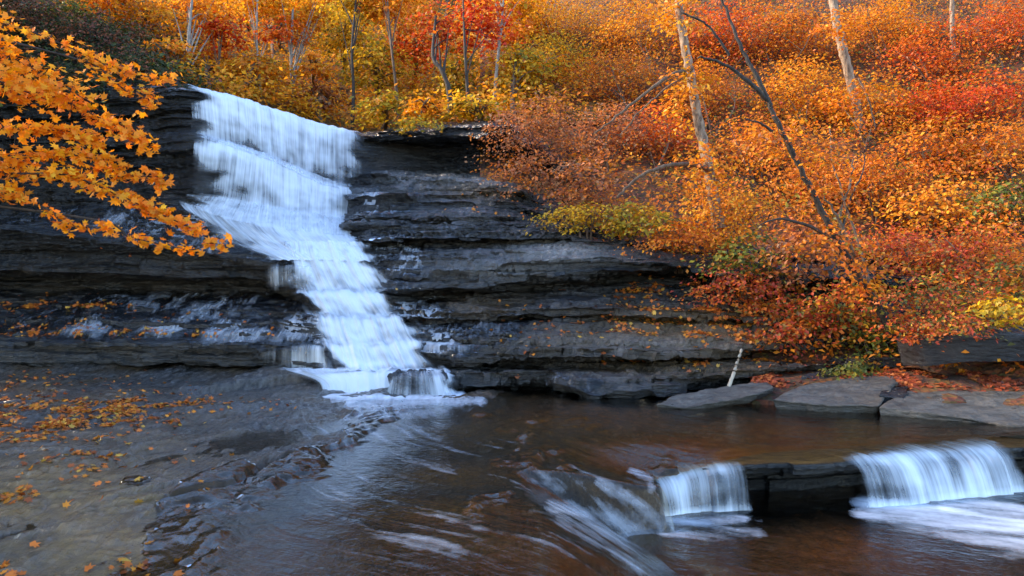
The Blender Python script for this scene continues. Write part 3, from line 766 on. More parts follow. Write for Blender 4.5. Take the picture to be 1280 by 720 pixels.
sheet('boulder_spill', [[(484, 466, 13.9), (520, 464, 13.9), (556, 465, 13.9)], [(483, 470, 13.5), (520, 469, 13.42), (560, 471, 13.5)], [(481, 480, 13.4), (520, 480, 13.33), (564, 481, 13.42)], [(478, 494, 13.35), (520, 495, 13.28), (570, 494, 13.36)]], 90,
      [(.3, .3, .6), (.45, .38, .7), (.35, .26, .6), (.4, .3, .65)], M['fall_thin'], wf, o0, seed=6, edge=.12, ripple=.03)

def curtain(name, label, pts_top, pts_bot, full, nu=90, out=.10, seed=0, mat='fall_thin', extra=None, cat='waterfall'):
    a = np.array([P(*p) for p in pts_top]); b = np.array([P(*p) for p in pts_bot])
    o = b.mean(0)
    t = thing(name, label, cat, o)
    back = a + np.array([0, .22, .015]); mid = a * .75 + b * .25; mid[:, 1] -= out * .5; mid2 = a * .35 + b * .65; mid2[:, 1] -= out * .3
    rows = [back, a, mid, mid2, b]
    rows = [[tuple(p) for p in r] for r in rows]
    sheet('curtain', rows, nu, full, M[mat], t, o, seed=seed, res=.03, ripple=.02, edge=.16, jag=.05)
    return t, o

curtain('side_waterfall', 'thin trickling curtain from the thick dark ledge halfway beside the cascade', [(326, 331, 16.85), (345, 332, 16.75), (368, 333, 16.7), (392, 335, 16.7)],
        [(328, 362, 16.85), (346, 363, 16.75), (370, 364, 16.7), (394, 366, 16.6)], [.1, (.1, .2, .35, .5), (.16, .36, .3, .5), (.14, .32, .26, .5), (.1, .26, .2, .4)], seed=11, out=.03)
curtain('side_waterfall', 'wider thin curtain over the lowest dark ledge at the cascade foot', [(322, 431, 15.35), (350, 432, 15.25), (380, 433, 15.1), (415, 434, 14.95)],
        [(324, 463, 15.35), (350, 463, 15.25), (381, 464, 15.1), (417, 465, 14.85)], [.1, (.1, .2, .4, .7), (.14, .28, .42, .7), (.12, .24, .48, .66), (.1, .2, .4, .6)], seed=12, out=.03)

def pool_fall(name, label, t0, t1, full, seed, reach):
    """water sliding over the overhanging lip between two distances along it and arching into the lower pool"""
    cx, cy, nx, ny, wob, ztop0 = LIPC
    px_, _ = proj(np.stack([cx, cy, 0 * cx], -1))
    m = (px_ > t0) & (px_ < t1)
    idx = np.where(m)[0]
    if px_[idx[0]] > px_[idx[-1]]: idx = idx[::-1]
    rows = []
    c = np.stack([cx, cy], -1)[idx]; n = np.stack([nx, ny], -1)[idx]; w = wob[idx][:, None]
    ztop = ztop0[idx]
    for o, dz in ((-.6, .025), (-.15, .02), (-.02, .012), (.03, -.03)):
        q = c + n * (o + w); rows.append(np.column_stack([q, ztop + dz]))
    zend = POOLZ - .01
    for f in (.12, .28, .45, .62, .8, 1.0):
        o = .03 + reach * math.sqrt(f)
        q = c + n * (o + w); rows.append(np.column_stack([q, (ztop - .02) * (1 - f) + zend * f]))
    o0 = rows[-1].mean(0)
    t = thing(name, label, 'waterfall', o0)
    sheet('curtain', [[tuple(p) for p in r] for r in rows], 160, full, M['fall_thin'], t, o0, seed=seed, res=.03, ripple=.022, edge=.07)
    return t

pool_fall('small_waterfall', 'broad low waterfall sliding off the thin ledge into bright foam', 1046, 1266, [0, (.1, .35, .45, .45, .4), (.3, .55, .68, .68, .6, .4), (.3, .55, .7, .7, .6, .4)] + [(.28, .36, .52, .62, .56, .62, .48, .34)] * 4 + [(.35, .45, .6, .68, .62, .66, .55, .4)] + [(.6, .85, .9, .9, .85, .7)], 21, .26)
pool_fall('small_waterfall', 'small split waterfall dropping beside the sloping streaked rock', 806, 934, [0, (.1, .4, .35, .3, .1), (.35, .6, .45, .5, .3), (.35, .6, .45, .5, .3)] + [(.3, .5, .62, .3, .38, .22, .36, .2)] * 4 + [(.35, .55, .65, .35, .45, .3, .4, .2)] + [(.6, .85, .85, .7, .6, .5)], 22, .14)

# ------------------------------------------------------------------ hills
def hill_loft(lines, px0, px1, dpx, res, seed, amp=.25):
    V = loft(lines, px0, px1, dpx, res, jit=(3, .15), seed=seed, rows_max=50)
    N = grid_normals(V)
    d = amp * fbm(V[..., 0] * .5, V[..., 1] * .5, V[..., 2] * .5, 4, seed + 400)
    return V + N * d[..., None]

HR = [
 [(600, 262, 19.6), (680, 270, 19), (730, 300, 17.6), (800, 318, 17.0), (860, 326, 16.6), (900, 350, 16.2), (930, 400, 15.6), (985, 440, 14.8), (1040, 466, 13.9), (1130, 470, 13.2), (1280, 470, 12.4), (1600, 480, 11)],
 [(600, 200, 22), (680, 235, 20.2), (760, 262, 18.6), (850, 285, 17.8), (900, 310, 17.2), (960, 350, 16.4), (1060, 390, 15.5), (1130, 400, 15), (1280, 400, 14), (1600, 400, 12.5)],
 [(600, 150, 24), (700, 170, 22.5), (850, 220, 20.5), (1000, 270, 19), (1140, 290, 18), (1280, 300, 16.5), (1600, 300, 14.5)],
 [(600, 80, 28), (700, 80, 27), (850, 100, 25), (1000, 130, 23.5), (1140, 150, 22), (1280, 160, 20.5), (1600, 150, 18)],
 [(600, -30, 34), (850, -40, 31), (1000, -20, 29), (1140, 0, 27.5), (1280, 0, 26), (1600, -20, 23)],
 [(600, -80, 44), (850, -85, 40), (1140, -60, 36), (1600, -80, 30)],
]
VHR = hill_loft(HR, 600, 1600, 6, .12, 3)
tag(mesh_np('hill_terrain', VHR.reshape(-1, 3), grid_faces(*VHR.shape[:2]), M['soil_r'], smooth=True), kind='structure')
HB = [
 [(150, 125, 24), (235, 116, 23), (300, 131, 24), (340, 143, 24.5), (400, 162, 25.5), (455, 172, 25.5), (560, 160, 23.5), (640, 150, 22.5), (720, 150, 23)],
 [(150, 100, 30), (235, 95, 28), (300, 112, 28), (365, 135, 28), (455, 152, 29), (560, 130, 27), (640, 118, 26), (720, 120, 26)],
 [(150, 40, 36), (300, 55, 36), (455, 80, 36), (640, 60, 33), (720, 60, 32)],
 [(150, -60, 46), (300, -40, 46), (455, -20, 46), (640, -30, 42), (720, -30, 40)],
 [(150, -85, 58), (300, -75, 58), (455, -70, 58), (720, -80, 54)],
]
VHB = hill_loft(HB, -60, 760, 6, .2, 4)
tag(mesh_np('hill_terrain', VHB.reshape(-1, 3), grid_faces(*VHB.shape[:2]), M['soil_b'], smooth=True), kind='structure')
HL = [
 [(-600, 95, 21), (-320, 70, 21.9), (0, 132, 21.6), (120, 116, 21.1), (200, 112, 20.4), (236, 118, 20.6), (300, 140, 26)],
 [(-600, 40, 23), (-320, 20, 23.5), (0, 95, 23.2), (120, 92, 23), (200, 96, 22.8), (236, 104, 24), (300, 130, 30)],
 [(-600, -80, 27), (-320, -80, 27), (0, 0, 27), (120, 30, 27), (200, 60, 28), (236, 80, 31), (300, 90, 36)],
 [(-600, -60, 33), (0, -40, 34), (120, -10, 35), (236, 0, 38), (300, 0, 44)],
]
VHL = hill_loft(HL, -600, 300, 6, .15, 5)
tag(mesh_np('hill_terrain', VHL.reshape(-1, 3), grid_faces(*VHL.shape[:2]), M['soil_l'], smooth=True), kind='structure')

_HC = {}
def hill_at(V, px, py):
    k = id(V)
    if k not in _HC:
        _HC[k] = proj(V)
    a, b = _HC[k]
    i = np.argmin((a - px) ** 2 + (b - py) ** 2)
    return V.reshape(-1, 3)[i]
# ------------------------------------------------------------------ foliage
PAL = {
 'orange': [(.40, (.68, .20, .010)), (.26, (.74, .27, .014)), (.22, (.56, .125, .010)), (.07, (.32, .11, .03)), (.05, (.30, .20, .02))],
 'amber': [(.45, (.76, .28, .012)), (.25, (.72, .21, .010)), (.2, (.74, .36, .02)), (.1, (.50, .14, .015))],
 'gold': [(.4, (.72, .33, .012)), (.35, (.76, .27, .010)), (.12, (.48, .28, .018)), (.1, (.60, .17, .012))],
 'yellow': [(.42, (.66, .37, .014)), (.22, (.46, .30, .018)), (.2, (.62, .33, .015)), (.15, (.20, .18, .02))],
 'olive': [(.35, (.36, .27, .02)), (.2, (.20, .19, .02)), (.27, (.50, .31, .016)), (.18, (.60, .25, .012))],
 'redorange': [(.4, (.66, .125, .010)), (.3, (.68, .18, .010)), (.2, (.58, .06, .010)), (.1, (.38, .10, .02))],
 'red': [(.4, (.68, .085, .010)), (.25, (.60, .05, .012)), (.35, (.70, .15, .010))],
 'rust': [(.3, (.46, .15, .05)), (.25, (.56, .18, .03)), (.2, (.28, .10, .05)), (.15, (.38, .20, .10)), (.1, (.14, .06, .03))],
 'crimson': [(.3, (.54, .075, .02)), (.35, (.64, .16, .014)), (.2, (.36, .05, .025)), (.2, (.30, .17, .04))],
 'mixed': [(.3, (.54, .14, .02)), (.22, (.48, .07, .025)), (.22, (.18, .17, .025)), (.16, (.09, .10, .02)), (.1, (.60, .32, .02))],
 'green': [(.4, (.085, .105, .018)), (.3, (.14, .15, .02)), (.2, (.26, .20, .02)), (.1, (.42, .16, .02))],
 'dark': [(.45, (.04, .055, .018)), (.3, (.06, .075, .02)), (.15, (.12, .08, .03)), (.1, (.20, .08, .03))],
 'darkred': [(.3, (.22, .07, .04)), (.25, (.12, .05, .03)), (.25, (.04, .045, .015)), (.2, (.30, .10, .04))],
 'maple': [(.5, (.86, .30, .006)), (.3, (.84, .23, .006)), (.2, (.86, .38, .010))],
 'litter': [(.4, (.56, .14, .02)), (.3, (.62, .21, .02)), (.2, (.32, .08, .02)), (.1, (.60, .32, .05))],
 'litterdark': [(.4, (.36, .07, .025)), (.3, (.26, .055, .025)), (.2, (.45, .13, .03)), (.1, (.16, .05, .03))],
}

def unit(a):
    return a / (np.linalg.norm(a, axis=-1, keepdims=True) + 1e-9)

def leaf_mesh(name, pos, nrm, size, col, mat, parent=None, origin=None, shape='rhomb'):
    """one folded little face pair (or a lobed maple leaf) per point"""
    n = len(pos)
    nrm = unit(nrm)
    r = RNG.normal(0, 1, (n, 3)); a = unit(np.cross(nrm, r)); b = np.cross(nrm, a)
    size = np.broadcast_to(size, n)[:, None]
    if shape == 'rhomb':
        loc = [(-.5, 0, 0), (.02, .30, .10), (.55, 0, -.04), (.02, -.30, .10)]
        fc = np.array([[0, 1, 2], [0, 2, 3]])[:, ::-1]
    elif shape == 'maple':
        loc = [(-.45, 0, 0)]
        for ang_, rad in ((-150, .34), (-112, .5), (-85, .25), (-52, .58), (-26, .27), (0, .66), (26, .27), (52, .58), (85, .25), (112, .5), (150, .34)):
            x = math.cos(math.radians(ang_)) * rad; y = math.sin(math.radians(ang_)) * rad
            loc.append((x, y, .16 * abs(y) - .10 * rad * rad))
        fc = np.array([[0, k, k + 1] for k in range(1, 11)])
    k = len(loc)
    bend = RNG.normal(1, .5, (n, 1))
    V = np.stack([pos + size * (x * a + y * b * (1 + .15 * bend) + z * nrm * bend) for x, y, z in loc], 1).reshape(-1, 3)
    Fc = (np.arange(n)[:, None, None] * k + fc[None]).reshape(-1, 3)
    return mesh_np(name, V, Fc, mat, smooth=False, cols=np.repeat(col, k, 0), parent=parent, origin=origin)

def pal_pick(pal, n, bias=None, jit=.22):
    w = np.array([q[0] for q in PAL[pal]]); c = np.array([q[1] for q in PAL[pal]])
    w = w / w.sum()
    i = RNG.choice(len(w), n, p=w)
    if bias is not None:
        keep = RNG.random(n) < .55
        i = np.where(keep, bias, i)
    col = c[i] * np.exp(RNG.normal(0, jit, (n, 1)))
    return np.clip(col, 0.004, .9)

def crown_points(center, rad, ncl, per, spread, droop=.35, flat=.32, seed=0, holes=.0):
    """leaf clusters spread unevenly through an ellipsoid: (points, normals, cluster index, cluster centres)"""
    c = []
    while len(c) < ncl:
        q = RNG.uniform(-1, 1, (ncl * 4, 3))
        rr = np.linalg.norm(q, axis=1)
        lump = .78 + .38 * noise(q[:, 0] * 1.7 + seed, q[:, 1] * 1.7, q[:, 2] * 1.7, 501)
        ok = (rr < lump) & (rr > .25 * RNG.random(len(q)))
        hole = noise(q[:, 0] * 2.6 + seed * 1.3, q[:, 1] * 2.6, q[:, 2] * 3.4, 502)
        ok &= hole > -.25 + holes
        c.extend(q[ok])
    c = np.array(c[:ncl])
    cc = center + c * rad
    ids = np.repeat(np.arange(ncl), per)
    n = len(ids)
    g = RNG.normal(0, 1, (n, 3)) * np.array([1, 1, flat]) * spread * RNG.uniform(.6, 1.35, (ncl, 1))[ids]
    outw = unit(c * np.array([1, 1, .25]) + 1e-6)[ids]
    g[:, 2] -= droop * (g[:, 0] * outw[:, 0] + g[:, 1] * outw[:, 1])
    pos = cc[ids] + g
    nrm = np.array([0, 0, 1.0]) + .55 * outw + RNG.normal(0, .5, (n, 3)) + np.array([0, -.25, 0])
    return pos, nrm, ids, cc

def foliage(name, parent, origin, center, rad, pal, leaf, count, spread=.3, mat='leaf', seed=0, holes=0., flat=.32, droop=.35, extra=None):
    per = 26
    ncl = max(6, int(count / per))
    pos, nrm, ids, cc = crown_points(np.asarray(center, float), np.asarray(rad, float), ncl, per, spread, droop, flat, seed, holes)
    w = np.array([q[0] for q in PAL[pal]]); w = w / w.sum()
    bias = RNG.choice(len(w), ncl, p=w)[ids]
    col = pal_pick(pal, len(pos), bias)
    size = leaf * RNG.uniform(.65, 1.3, len(pos))
    leaf_mesh(name, pos, nrm, size, col, M[mat], parent=parent, origin=origin)
    return cc

def stems(parent, origin, base, cc, mat, r0, n=3, name='stem', limbs=14, top=None):
    """a few stems from the root up into the crown, with thinner limbs out to leaf clusters"""
    tb = Tubes()
    ctr = cc.mean(0); hi = np.argsort(-cc[:, 2])
    for k in range(n):
        tgt = cc[hi[RNG.integers(0, max(1, len(hi) // 3))]]
        b = base + RNG.normal(0, r0 * 2, 3) * np.array([1, 1, 0])
        mid = b * .5 + tgt * .5 + RNG.normal(0, .12, 3) * np.linalg.norm(tgt - b) * np.array([1, 1, .3])
        path = tb.add([b - np.array([0, 0, .25]), b * .8 + mid * .2, mid, tgt], r0, r0 * .22, 6, 5)
        for j in range(limbs // n):
            s = path[RNG.integers(len(path) // 3, len(path) - 1)]
            d = np.linalg.norm(cc - s, axis=1); e = cc[np.argsort(d)[RNG.integers(0, max(2, len(cc) // 3))]]
            m = s * .5 + e * .5 + np.array([0, 0, .08 * np.linalg.norm(e - s)])
            tb.add([s, m, e], r0 * .4, r0 * .1, 5, 4)
    return tb.build(name, M[mat], parent, origin)

def shrub(label, px, py, rx, ry, pal, group='shrubs and saplings covering the steep bank', name='shrub', cat='shrub', V=None, dens=1.0, leaf=.095,
          holes=0., Y=None, off=.35, mat='leaf', bark='bark_brown', ns=3, stem_r=.03, depth=.75, base=None, spread=None, flat=.32):
    V = VHR if V is None else V
    leaf = leaf * (.68 + .42 * random.Random(label).random())
    h = hill_at(V, px, py)
    Yc = (h[1] - off - .45 * depth * rx / F * h[1]) if Y is None else Y
    c = P(px, py, Yc)
    rad = np.array([rx, depth * rx, ry]) / F * Yc
    b = hill_at(V, px + RNG.uniform(-.2, .2) * rx, py + ry * .85) if base is None else np.asarray(base, float)
    t = thing(name, label, cat, b, group)
    cnt = dens * 4.6 * (PI * rx * ry) / (np.pi * .30 * .5 * (leaf / Yc * F) ** 2) * .5
    cnt = int(np.clip(cnt, 250, 9000))
    cc = foliage('crown', t, b, c, rad, pal, leaf, cnt, spread or (.16 * (rad[0] + rad[2])), mat, px * .01, holes + .03, flat * .72)
    stems(t, b, b, cc, bark, stem_r, ns)
    return t

S = shrub
# -- the steep bank on the far side: every plant is its own thing
S('yellow olive sapling crown high above the dark rock recess', 690, 88, 72, 48, 'yellow')
S('golden sapling at the top edge above the recess', 715, 30, 85, 50, 'gold')
S('dull pinkish brown shrub hanging over the end of the dark recess', 672, 168, 68, 50, 'rust', holes=.04, Y=19.6)
S('rusty bush trailing down onto the rock beside the recess', 660, 222, 45, 34, 'rust', dens=.7, holes=.1, Y=18.4)
S('orange sapling between the recess and the pale leaning trunk', 775, 105, 75, 50, 'orange')
S('amber crown at the top edge beside the pale leaning trunk', 800, 40, 75, 52, 'amber')
S('rust orange bush behind the bare drooping branch', 762, 172, 72, 46, 'rust', holes=.03)
S('dim rusty bush below the bare drooping branch', 730, 236, 66, 36, 'rust', holes=.06, Y=17.6)
S('yellow green shrub spreading over the pale ledge', 726, 272, 66, 20, 'yellow', Y=16.9, base=P(735,290,17.2))
S('golden olive shrub under the arching branch', 800, 278, 62, 28, 'olive', Y=16.5)
S('red orange bush left of the pale leaning trunk foot', 828, 175, 52, 52, 'redorange')
S('olive and orange low shrub over the shadowed ledge', 855, 302, 66, 28, 'orange', Y=16.0)
S('deep orange crown just right of the pale leaning trunk top', 912, 50, 70, 58, 'redorange')
S('orange red bush around the middle of the pale leaning trunk', 880, 125, 50, 60, 'orange')
S('orange bush beneath the forked bare stems', 948, 190, 62, 52, 'orange')
S('amber bush at the foot of the pale leaning trunk', 912, 262, 62, 42, 'amber', Y=16.3)
S('orange crown behind the forked bare stems', 978, 50, 62, 60, 'orange')
S('bright amber sapling between the dark stems and the second pale trunk', 1000, 120, 68, 56, 'amber')
S('dark leafy evergreen shrub in the shade below the amber bush', 935, 322, 66, 32, 'green', Y=15.2, mat='leaf_dark', holes=.05)
S('rusty brown bush behind the base of the dark stems', 1005, 305, 66, 52, 'rust', holes=.03, Y=15.0)
S('orange bush halfway up behind the dark stems', 1022, 225, 56, 48, 'orange')
S('amber crown at the top edge right of the second pale trunk', 1105, 35, 68, 52, 'amber')
S('golden amber bush below the second pale trunk', 1088, 140, 66, 52, 'amber')
S('olive tinged orange bush over the brown shrub stems', 1090, 232, 60, 50, 'orange', holes=.03)
S('orange sapling with dark gaps beside the thin pale trunk', 1160, 75, 62, 52, 'redorange', holes=.06)
S('scarlet shrub forming the brightest red band', 1232, 122, 66, 34, 'red', off=.7)
S('scarlet crown in the top corner of the bank', 1262, 40, 60, 52, 'redorange')
S('red orange bush just below the dark gap under the thin trunk', 1165, 132, 54, 32, 'red', off=.6)
S('orange bush beneath the scarlet band', 1175, 190, 72, 48, 'orange')
S('olive streaked orange bush at the frame edge below the scarlet band', 1255, 190, 62, 46, 'orange')
S('broad amber bush above the crimson maple', 1172, 262, 72, 42, 'amber', off=.5)
S('dark green shrub at the frame edge among orange bushes', 1262, 255, 52, 34, 'green', mat='leaf_dark')
S('pink and orange maple bush right of the dark stem base', 1128, 318, 62, 42, 'crimson', off=.6)
S('crimson maple bush over the shaded rock hollow', 1212, 320, 66, 40, 'crimson', off=.6)
S('mixed red and green bush hanging over the dark hollow', 1165, 380, 70, 38, 'mixed', Y=12.7, leaf=.085)
S('yellow green spray drooping at the frame edge over the brown rock', 1252, 392, 50, 26, 'yellow', Y=11.9, leaf=.085)
S('dark crimson bush at the frame edge above the yellow green spray', 1275, 350, 56, 36, 'mixed', Y=12.8)
S('red ground vines trailing over the upper tread', 925, 362, 66, 30, 'crimson', Y=14.9, flat=.25)
S('red vines trailing down the bank above the driftwood stick', 985, 410, 56, 40, 'crimson', Y=14.2)
S('dim olive bush packed around the dark stem base', 1055, 385, 70, 46, 'mixed', Y=14.1, leaf=.085)
S('dark evergreen shrub in the hollow behind the fern clump', 1095, 428, 48, 28, 'green', off=.4, leaf=.08, mat='leaf_dark')
S('mossy green fern clump on the bank behind the middle slab', 1070, 461, 62, 13, 'green', off=.3, leaf=.07, name='fern_clump', cat='fern', group=None, stem_r=.008)

S('straggling red and green sprays hanging over the lip of the brown ledge', 1195, 408, 62, 16, 'mixed', Y=11.9, leaf=.08)
S('rusty leaf sprays at the end of the brown ledge beside the dark stem base', 1135, 410, 36, 22, 'crimson', Y=12.5, leaf=.08)
# -- trees whose trunks stand clear on the bank
def tree(label, pts, r0, r1, bark, crown=None, name='tree', limbs=(), group=None, leafsize=.1, pal='orange', count=1500, seed=0, veil=(), onhill=False):
    if onhill:
        dy = hill_at(VHR, pts[0][0], pts[0][1])[1] - .05 - pts[0][2]
        pts = [(a, c, d + dy) for a, c, d in pts]
    w = np.array([P(*p) for p in pts]); b = w[0]
    t = thing(name, label, 'tree', b, group)
    tb = Tubes(); tb.add(w, r0, r1, 10, 9, wob=.012)
    tb.build('trunk', M[bark], t, b)
    for (lp, a, z, lm) in limbs:
        q = Tubes(); q.add([P(*p) for p in lp], a, z, 6, 6, wob=.012); q.build('branch', M[lm], t, b)
    for (px, py, Y, rx, ry, n_) in veil:
        foliage('foliage', t, b, P(px, py, Y), np.array([rx, rx, ry]) / F * Y, pal, leafsize, n_, .22, 'leaf', seed + px)
    if crown:
        (px, py, Y, rx, ry) = crown
        c = P(px, py, Y); rad = np.array([rx, rx * .8, ry]) / F * Y
        foliage('crown', t, b, c, rad, pal, leafsize, count, .3, 'leaf', seed)
    return t

tree('pale leaning trunk with a bare arching branch near its foot', [(899, 285, 16.6), (890, 235, 16.6), (876, 165, 16.7), (862, 90, 16.9), (850, 20, 17.1), (838, -90, 17.5)], .125, .075, 'bark_pale',
     (835, -110, 17.6, 150, 60), pal='amber', limbs=[
      ([(889, 214, 16.55), (868, 206, 16.3), (840, 206, 16.1), (812, 214, 15.9), (790, 228, 15.8), (772, 246, 15.7)], .06, .02, 'bark_brown'),
      ([(866, 85, 16.75), (835, 96, 16.5), (805, 118, 16.3), (770, 146, 16.1), (742, 168, 16.0)], .05, .014, 'bark_brown'),
      ([(862, 92, 16.8), (830, 112, 16.6), (800, 140, 16.4), (776, 168, 16.3)], .025, .01, 'bark_brown')], name='maple_tree', seed=1, veil=[(858, 110, 16.6, 34, 60, 520), (880, 215, 16.3, 40, 40, 480), (852, 20, 16.9, 46, 40, 420)])
tree('stout cream trunk entering from the top edge, bare below', [(1078, 165, 20.2), (1062, 96, 20.2), (1052, 55, 20.2), (1042, 8, 20.3), (1025, -100, 20.8)], .125, .11, 'bark_pale',
     (1030, -130, 20.8, 130, 55), pal='orange', name='maple_tree', onhill=True, limbs=[([(1073, 98, 20.1), (1086, 125, 19.9), (1094, 160, 19.8)], .03, .015, 'bark_brown')], seed=2, veil=[(1066, 118, 19.9, 40, 30, 420), (1048, 30, 20.6, 46, 34, 420)])
tree('thin pale trunk at the top edge above the scarlet shrubs', [(1192, 90, 22), (1192, 62, 22), (1190, 30, 22), (1189, -60, 22.4)], .07, .06, 'bark_pale', (1185, -90, 22.4, 90, 45), name='maple_tree', pal='redorange', seed=3, onhill=True)
tree('dark multi stemmed sapling leaning over the bank with bare forked branches', [(1118, 425, 13.6), (1098, 385, 13.6), (1068, 338, 13.5), (1040, 288, 13.5), (1010, 230, 13.5), (975, 160, 13.5), (958, 122, 13.5)], .075, .036, 'bark_dark',
     (985, 215, 14.0, 90, 95), name='sapling', count=1500, pal='orange', leafsize=.085, veil=[(1040, 300, 13.3, 50, 50, 420), (1080, 350, 13.3, 40, 40, 380)], limbs=[
      ([(958, 124, 13.5), (938, 104, 13.4), (912, 84, 13.4), (888, 74, 13.35), (872, 72, 13.3)], .042, .014, 'bark_dark'),
      ([(960, 126, 13.5), (946, 96, 13.5), (930, 66, 13.6), (914, 30, 13.7), (900, -10, 13.8)], .042, .02, 'bark_dark'),
      ([(912, 70, 13.7), (898, 48, 13.7), (880, 28, 13.7), (852, 16, 13.8)], .025, .016, 'bark_dark'),
      ([(968, 166, 13.5), (950, 154, 13.4), (930, 148, 13.3)], .026, .01, 'bark_dark'),
      ([(1042, 300, 13.5), (1010, 282, 13.3), (975, 274, 13.2), (950, 280, 13.1)], .035, .012, 'bark_dark'),
      ([(1066, 336, 13.5), (1052, 300, 13.6), (1050, 262, 13.7), (1062, 232, 13.8), (1066, 200, 13.9)], .04, .014, 'bark_brown'),
      ([(1078, 350, 13.5), (1064, 310, 13.3), (1046, 270, 13.2), (1030, 246, 13.2)], .04, .012, 'bark_brown'),
      ([(1088, 366, 13.6), (1078, 320, 13.8), (1044, 215, 14.4), (1036, 160, 14.8)], .03, .01, 'bark_brown'),
      ([(1050, 300, 13.6), (1062, 250, 13.8), (1078, 215, 14.0), (1082, 180, 14.2)], .022, .008, 'bark_dark')], seed=4)

# -- the forest in the valley behind the falls
def far_tree(label, px, py, rx, ry, pal, Y, base=None, trunk=None, bark='bark_brown', leaf=.15, dens=1.0, r=.12, holes=0., name='maple_tree', group='autumn trees in the valley behind the falls', cat='tree'):
    c = P(px, py, Y); rad = np.array([rx, rx * .8, ry]) / F * Y
    if trunk is None:
        b = hill_at(VHB, px, min(py + ry * 1.3, 165)) if base is None else P(*base)
        tp = [b, b * .5 + c * .5 + RNG.normal(0, .15, 3), c + np.array([0, 0, rad[2] * .4])]
    else:
        tp = [P(*q) for q in trunk]; b = tp[0]
    t = thing(name, label, cat, b, group)
    cnt = int(np.clip(dens * 6.5 * (PI * rx * ry) / (np.pi * .15 * (leaf / Y * F) ** 2) * .5, 250, 7000))
    cc = foliage('crown', t, b, c, rad, pal, leaf, cnt, .14 * (rad[0] + rad[2]), 'leaf', px * .013, holes)
    tb = Tubes(); path = tb.add(np.vstack([[tp[0] - np.array([0, 0, .3])], tp]), r, r * .35, 7, 5)
    for k in range(9):
        s = path[RNG.integers(len(path) // 2, len(path))]
        e = cc[RNG.integers(0, len(cc))]
        tb.add([s, s * .5 + e * .5 + np.array([0, 0, .1]), e], r * .3, r * .08, 5, 4)
    tb.build('trunk', M[bark], t, b)
    return t
T = far_tree
T('golden tree over the dark evergreen slope near the falls', 185, 28, 62, 44, 'gold', 29)
T('orange gold tree at the top edge over the evergreen slope', 130, -5, 60, 34, 'amber', 28)
T('golden orange bush just above the falls lip corner', 208, 72, 36, 32, 'gold', 25, dens=.9)
T('amber tree on the pale grey trunk standing at the lip', 248, 18, 50, 34, 'amber', 27, trunk=[(236, 112, 25.5), (235, 90, 25.5), (235, 60, 25.6), (240, 0, 26)], r=.11, bark='bark_grey')
T('vivid red maple behind the falls lip', 283, 42, 34, 26, 'red', 27, trunk=[(274, 125, 26.5), (273, 90, 26.6), (278, 40, 27)], r=.06)
T('bright orange tree above the vivid red maple', 310, 2, 52, 30, 'amber', 31)
T('red orange young maple with a small crown over the falls', 352, 38, 36, 20, 'redorange', 27.5)
T('gold tree on the slim grey trunk near the middle of the lip', 372, 15, 44, 40, 'gold', 29, trunk=[(369, 145, 27.5), (366, 110, 27.6), (364, 75, 27.8), (366, 10, 28.5)], r=.11, bark='bark_grey')
T('brownish gold bush low behind the falls', 318, 92, 54, 30, 'gold', 27, dens=1.1)
T('reddish bush low behind the falls lip corner', 262, 84, 24, 34, 'redorange', 28)
T('gold bush right behind the lip', 285, 118, 50, 20, 'gold', 25.5, name='bush', cat='bush')
T('orange spray beside the slim grey trunk', 395, 84, 32, 18, 'amber', 26.5, name='bush', cat='bush')
T('dusky brown bush right of the slim grey trunk', 402, 122, 34, 26, 'rust', 26.5, holes=.05, name='bush', cat='bush')
T('greenish olive tree in the middle of the valley', 432, 42, 46, 44, 'yellow', 31)
T('orange gold crown at the top edge over the valley', 410, -8, 60, 28, 'gold', 34)
T('yellow olive tree leaning over the valley', 468, 88, 48, 44, 'yellow', 27)
T('yellow olive bush on top of the cliff by the falls end', 482, 138, 42, 24, 'olive', 24, name='bush', cat='bush')
T('amber tree at the top edge left of the scarlet maple', 500, 12, 56, 36, 'amber', 32)
T('red orange maple in front of the amber tree', 518, 62, 42, 36, 'redorange', 28, holes=.04)
T('scarlet maple on a dark slender trunk', 600, 28, 46, 46, 'red', 24.5, trunk=[(586, 140, 23.5), (584, 105, 23.5), (581, 60, 23.6), (579, 0, 24.2)], bark='bark_dark', r=.075)
T('dull red maple on a curved dark trunk above the recess', 545, 40, 34, 42, 'crimson', 25, trunk=[(563, 132, 23.4), (560, 108, 23.4), (551, 86, 23.5), (541, 70, 23.7), (545, 20, 24.5)], bark='bark_dark', r=.10, holes=.08, dens=.7)
T('olive green bush between the dark trunks', 570, 92, 34, 30, 'olive', 25.5, name='bush', cat='bush')
T('amber bush on the cliff top left of the dark trunks', 532, 135, 32, 20, 'gold', 23, name='bush', cat='bush')
T('yellow green bush on the cliff top over the recess', 592, 138, 48, 24, 'yellow', 22.6, name='bush', cat='bush')
T('green gold tree right of the scarlet maple', 645, 95, 46, 46, 'yellow', 24.5)
T('gold crown at the top edge right of the scarlet maple', 655, 20, 52, 44, 'gold', 28)
T('rusty orange bush creeping over the recess edge', 628, 160, 32, 20, 'rust', 21.2, name='bush', cat='bush', leaf=.11)
T('olive fringe of leaves hanging over the recess', 520, 160, 48, 10, 'olive', 21.8, name='bush', cat='bush', leaf=.10, dens=.8, r=.02)
T('gold tree on a slender grey trunk between the red maple and the lip middle', 322, 0, 44, 34, 'gold', 28.5, trunk=[(326, 128, 27), (324, 90, 27.1), (321, 50, 27.3), (322, -10, 28)], r=.07, bark='bark_grey')
T('yellow tree on a slender dark trunk above the greenish olive tree', 446, 0, 46, 36, 'yellow', 27.5, trunk=[(441, 150, 26), (442, 110, 26), (440, 60, 26.2), (446, -10, 27)], r=.08, bark='bark_dark')
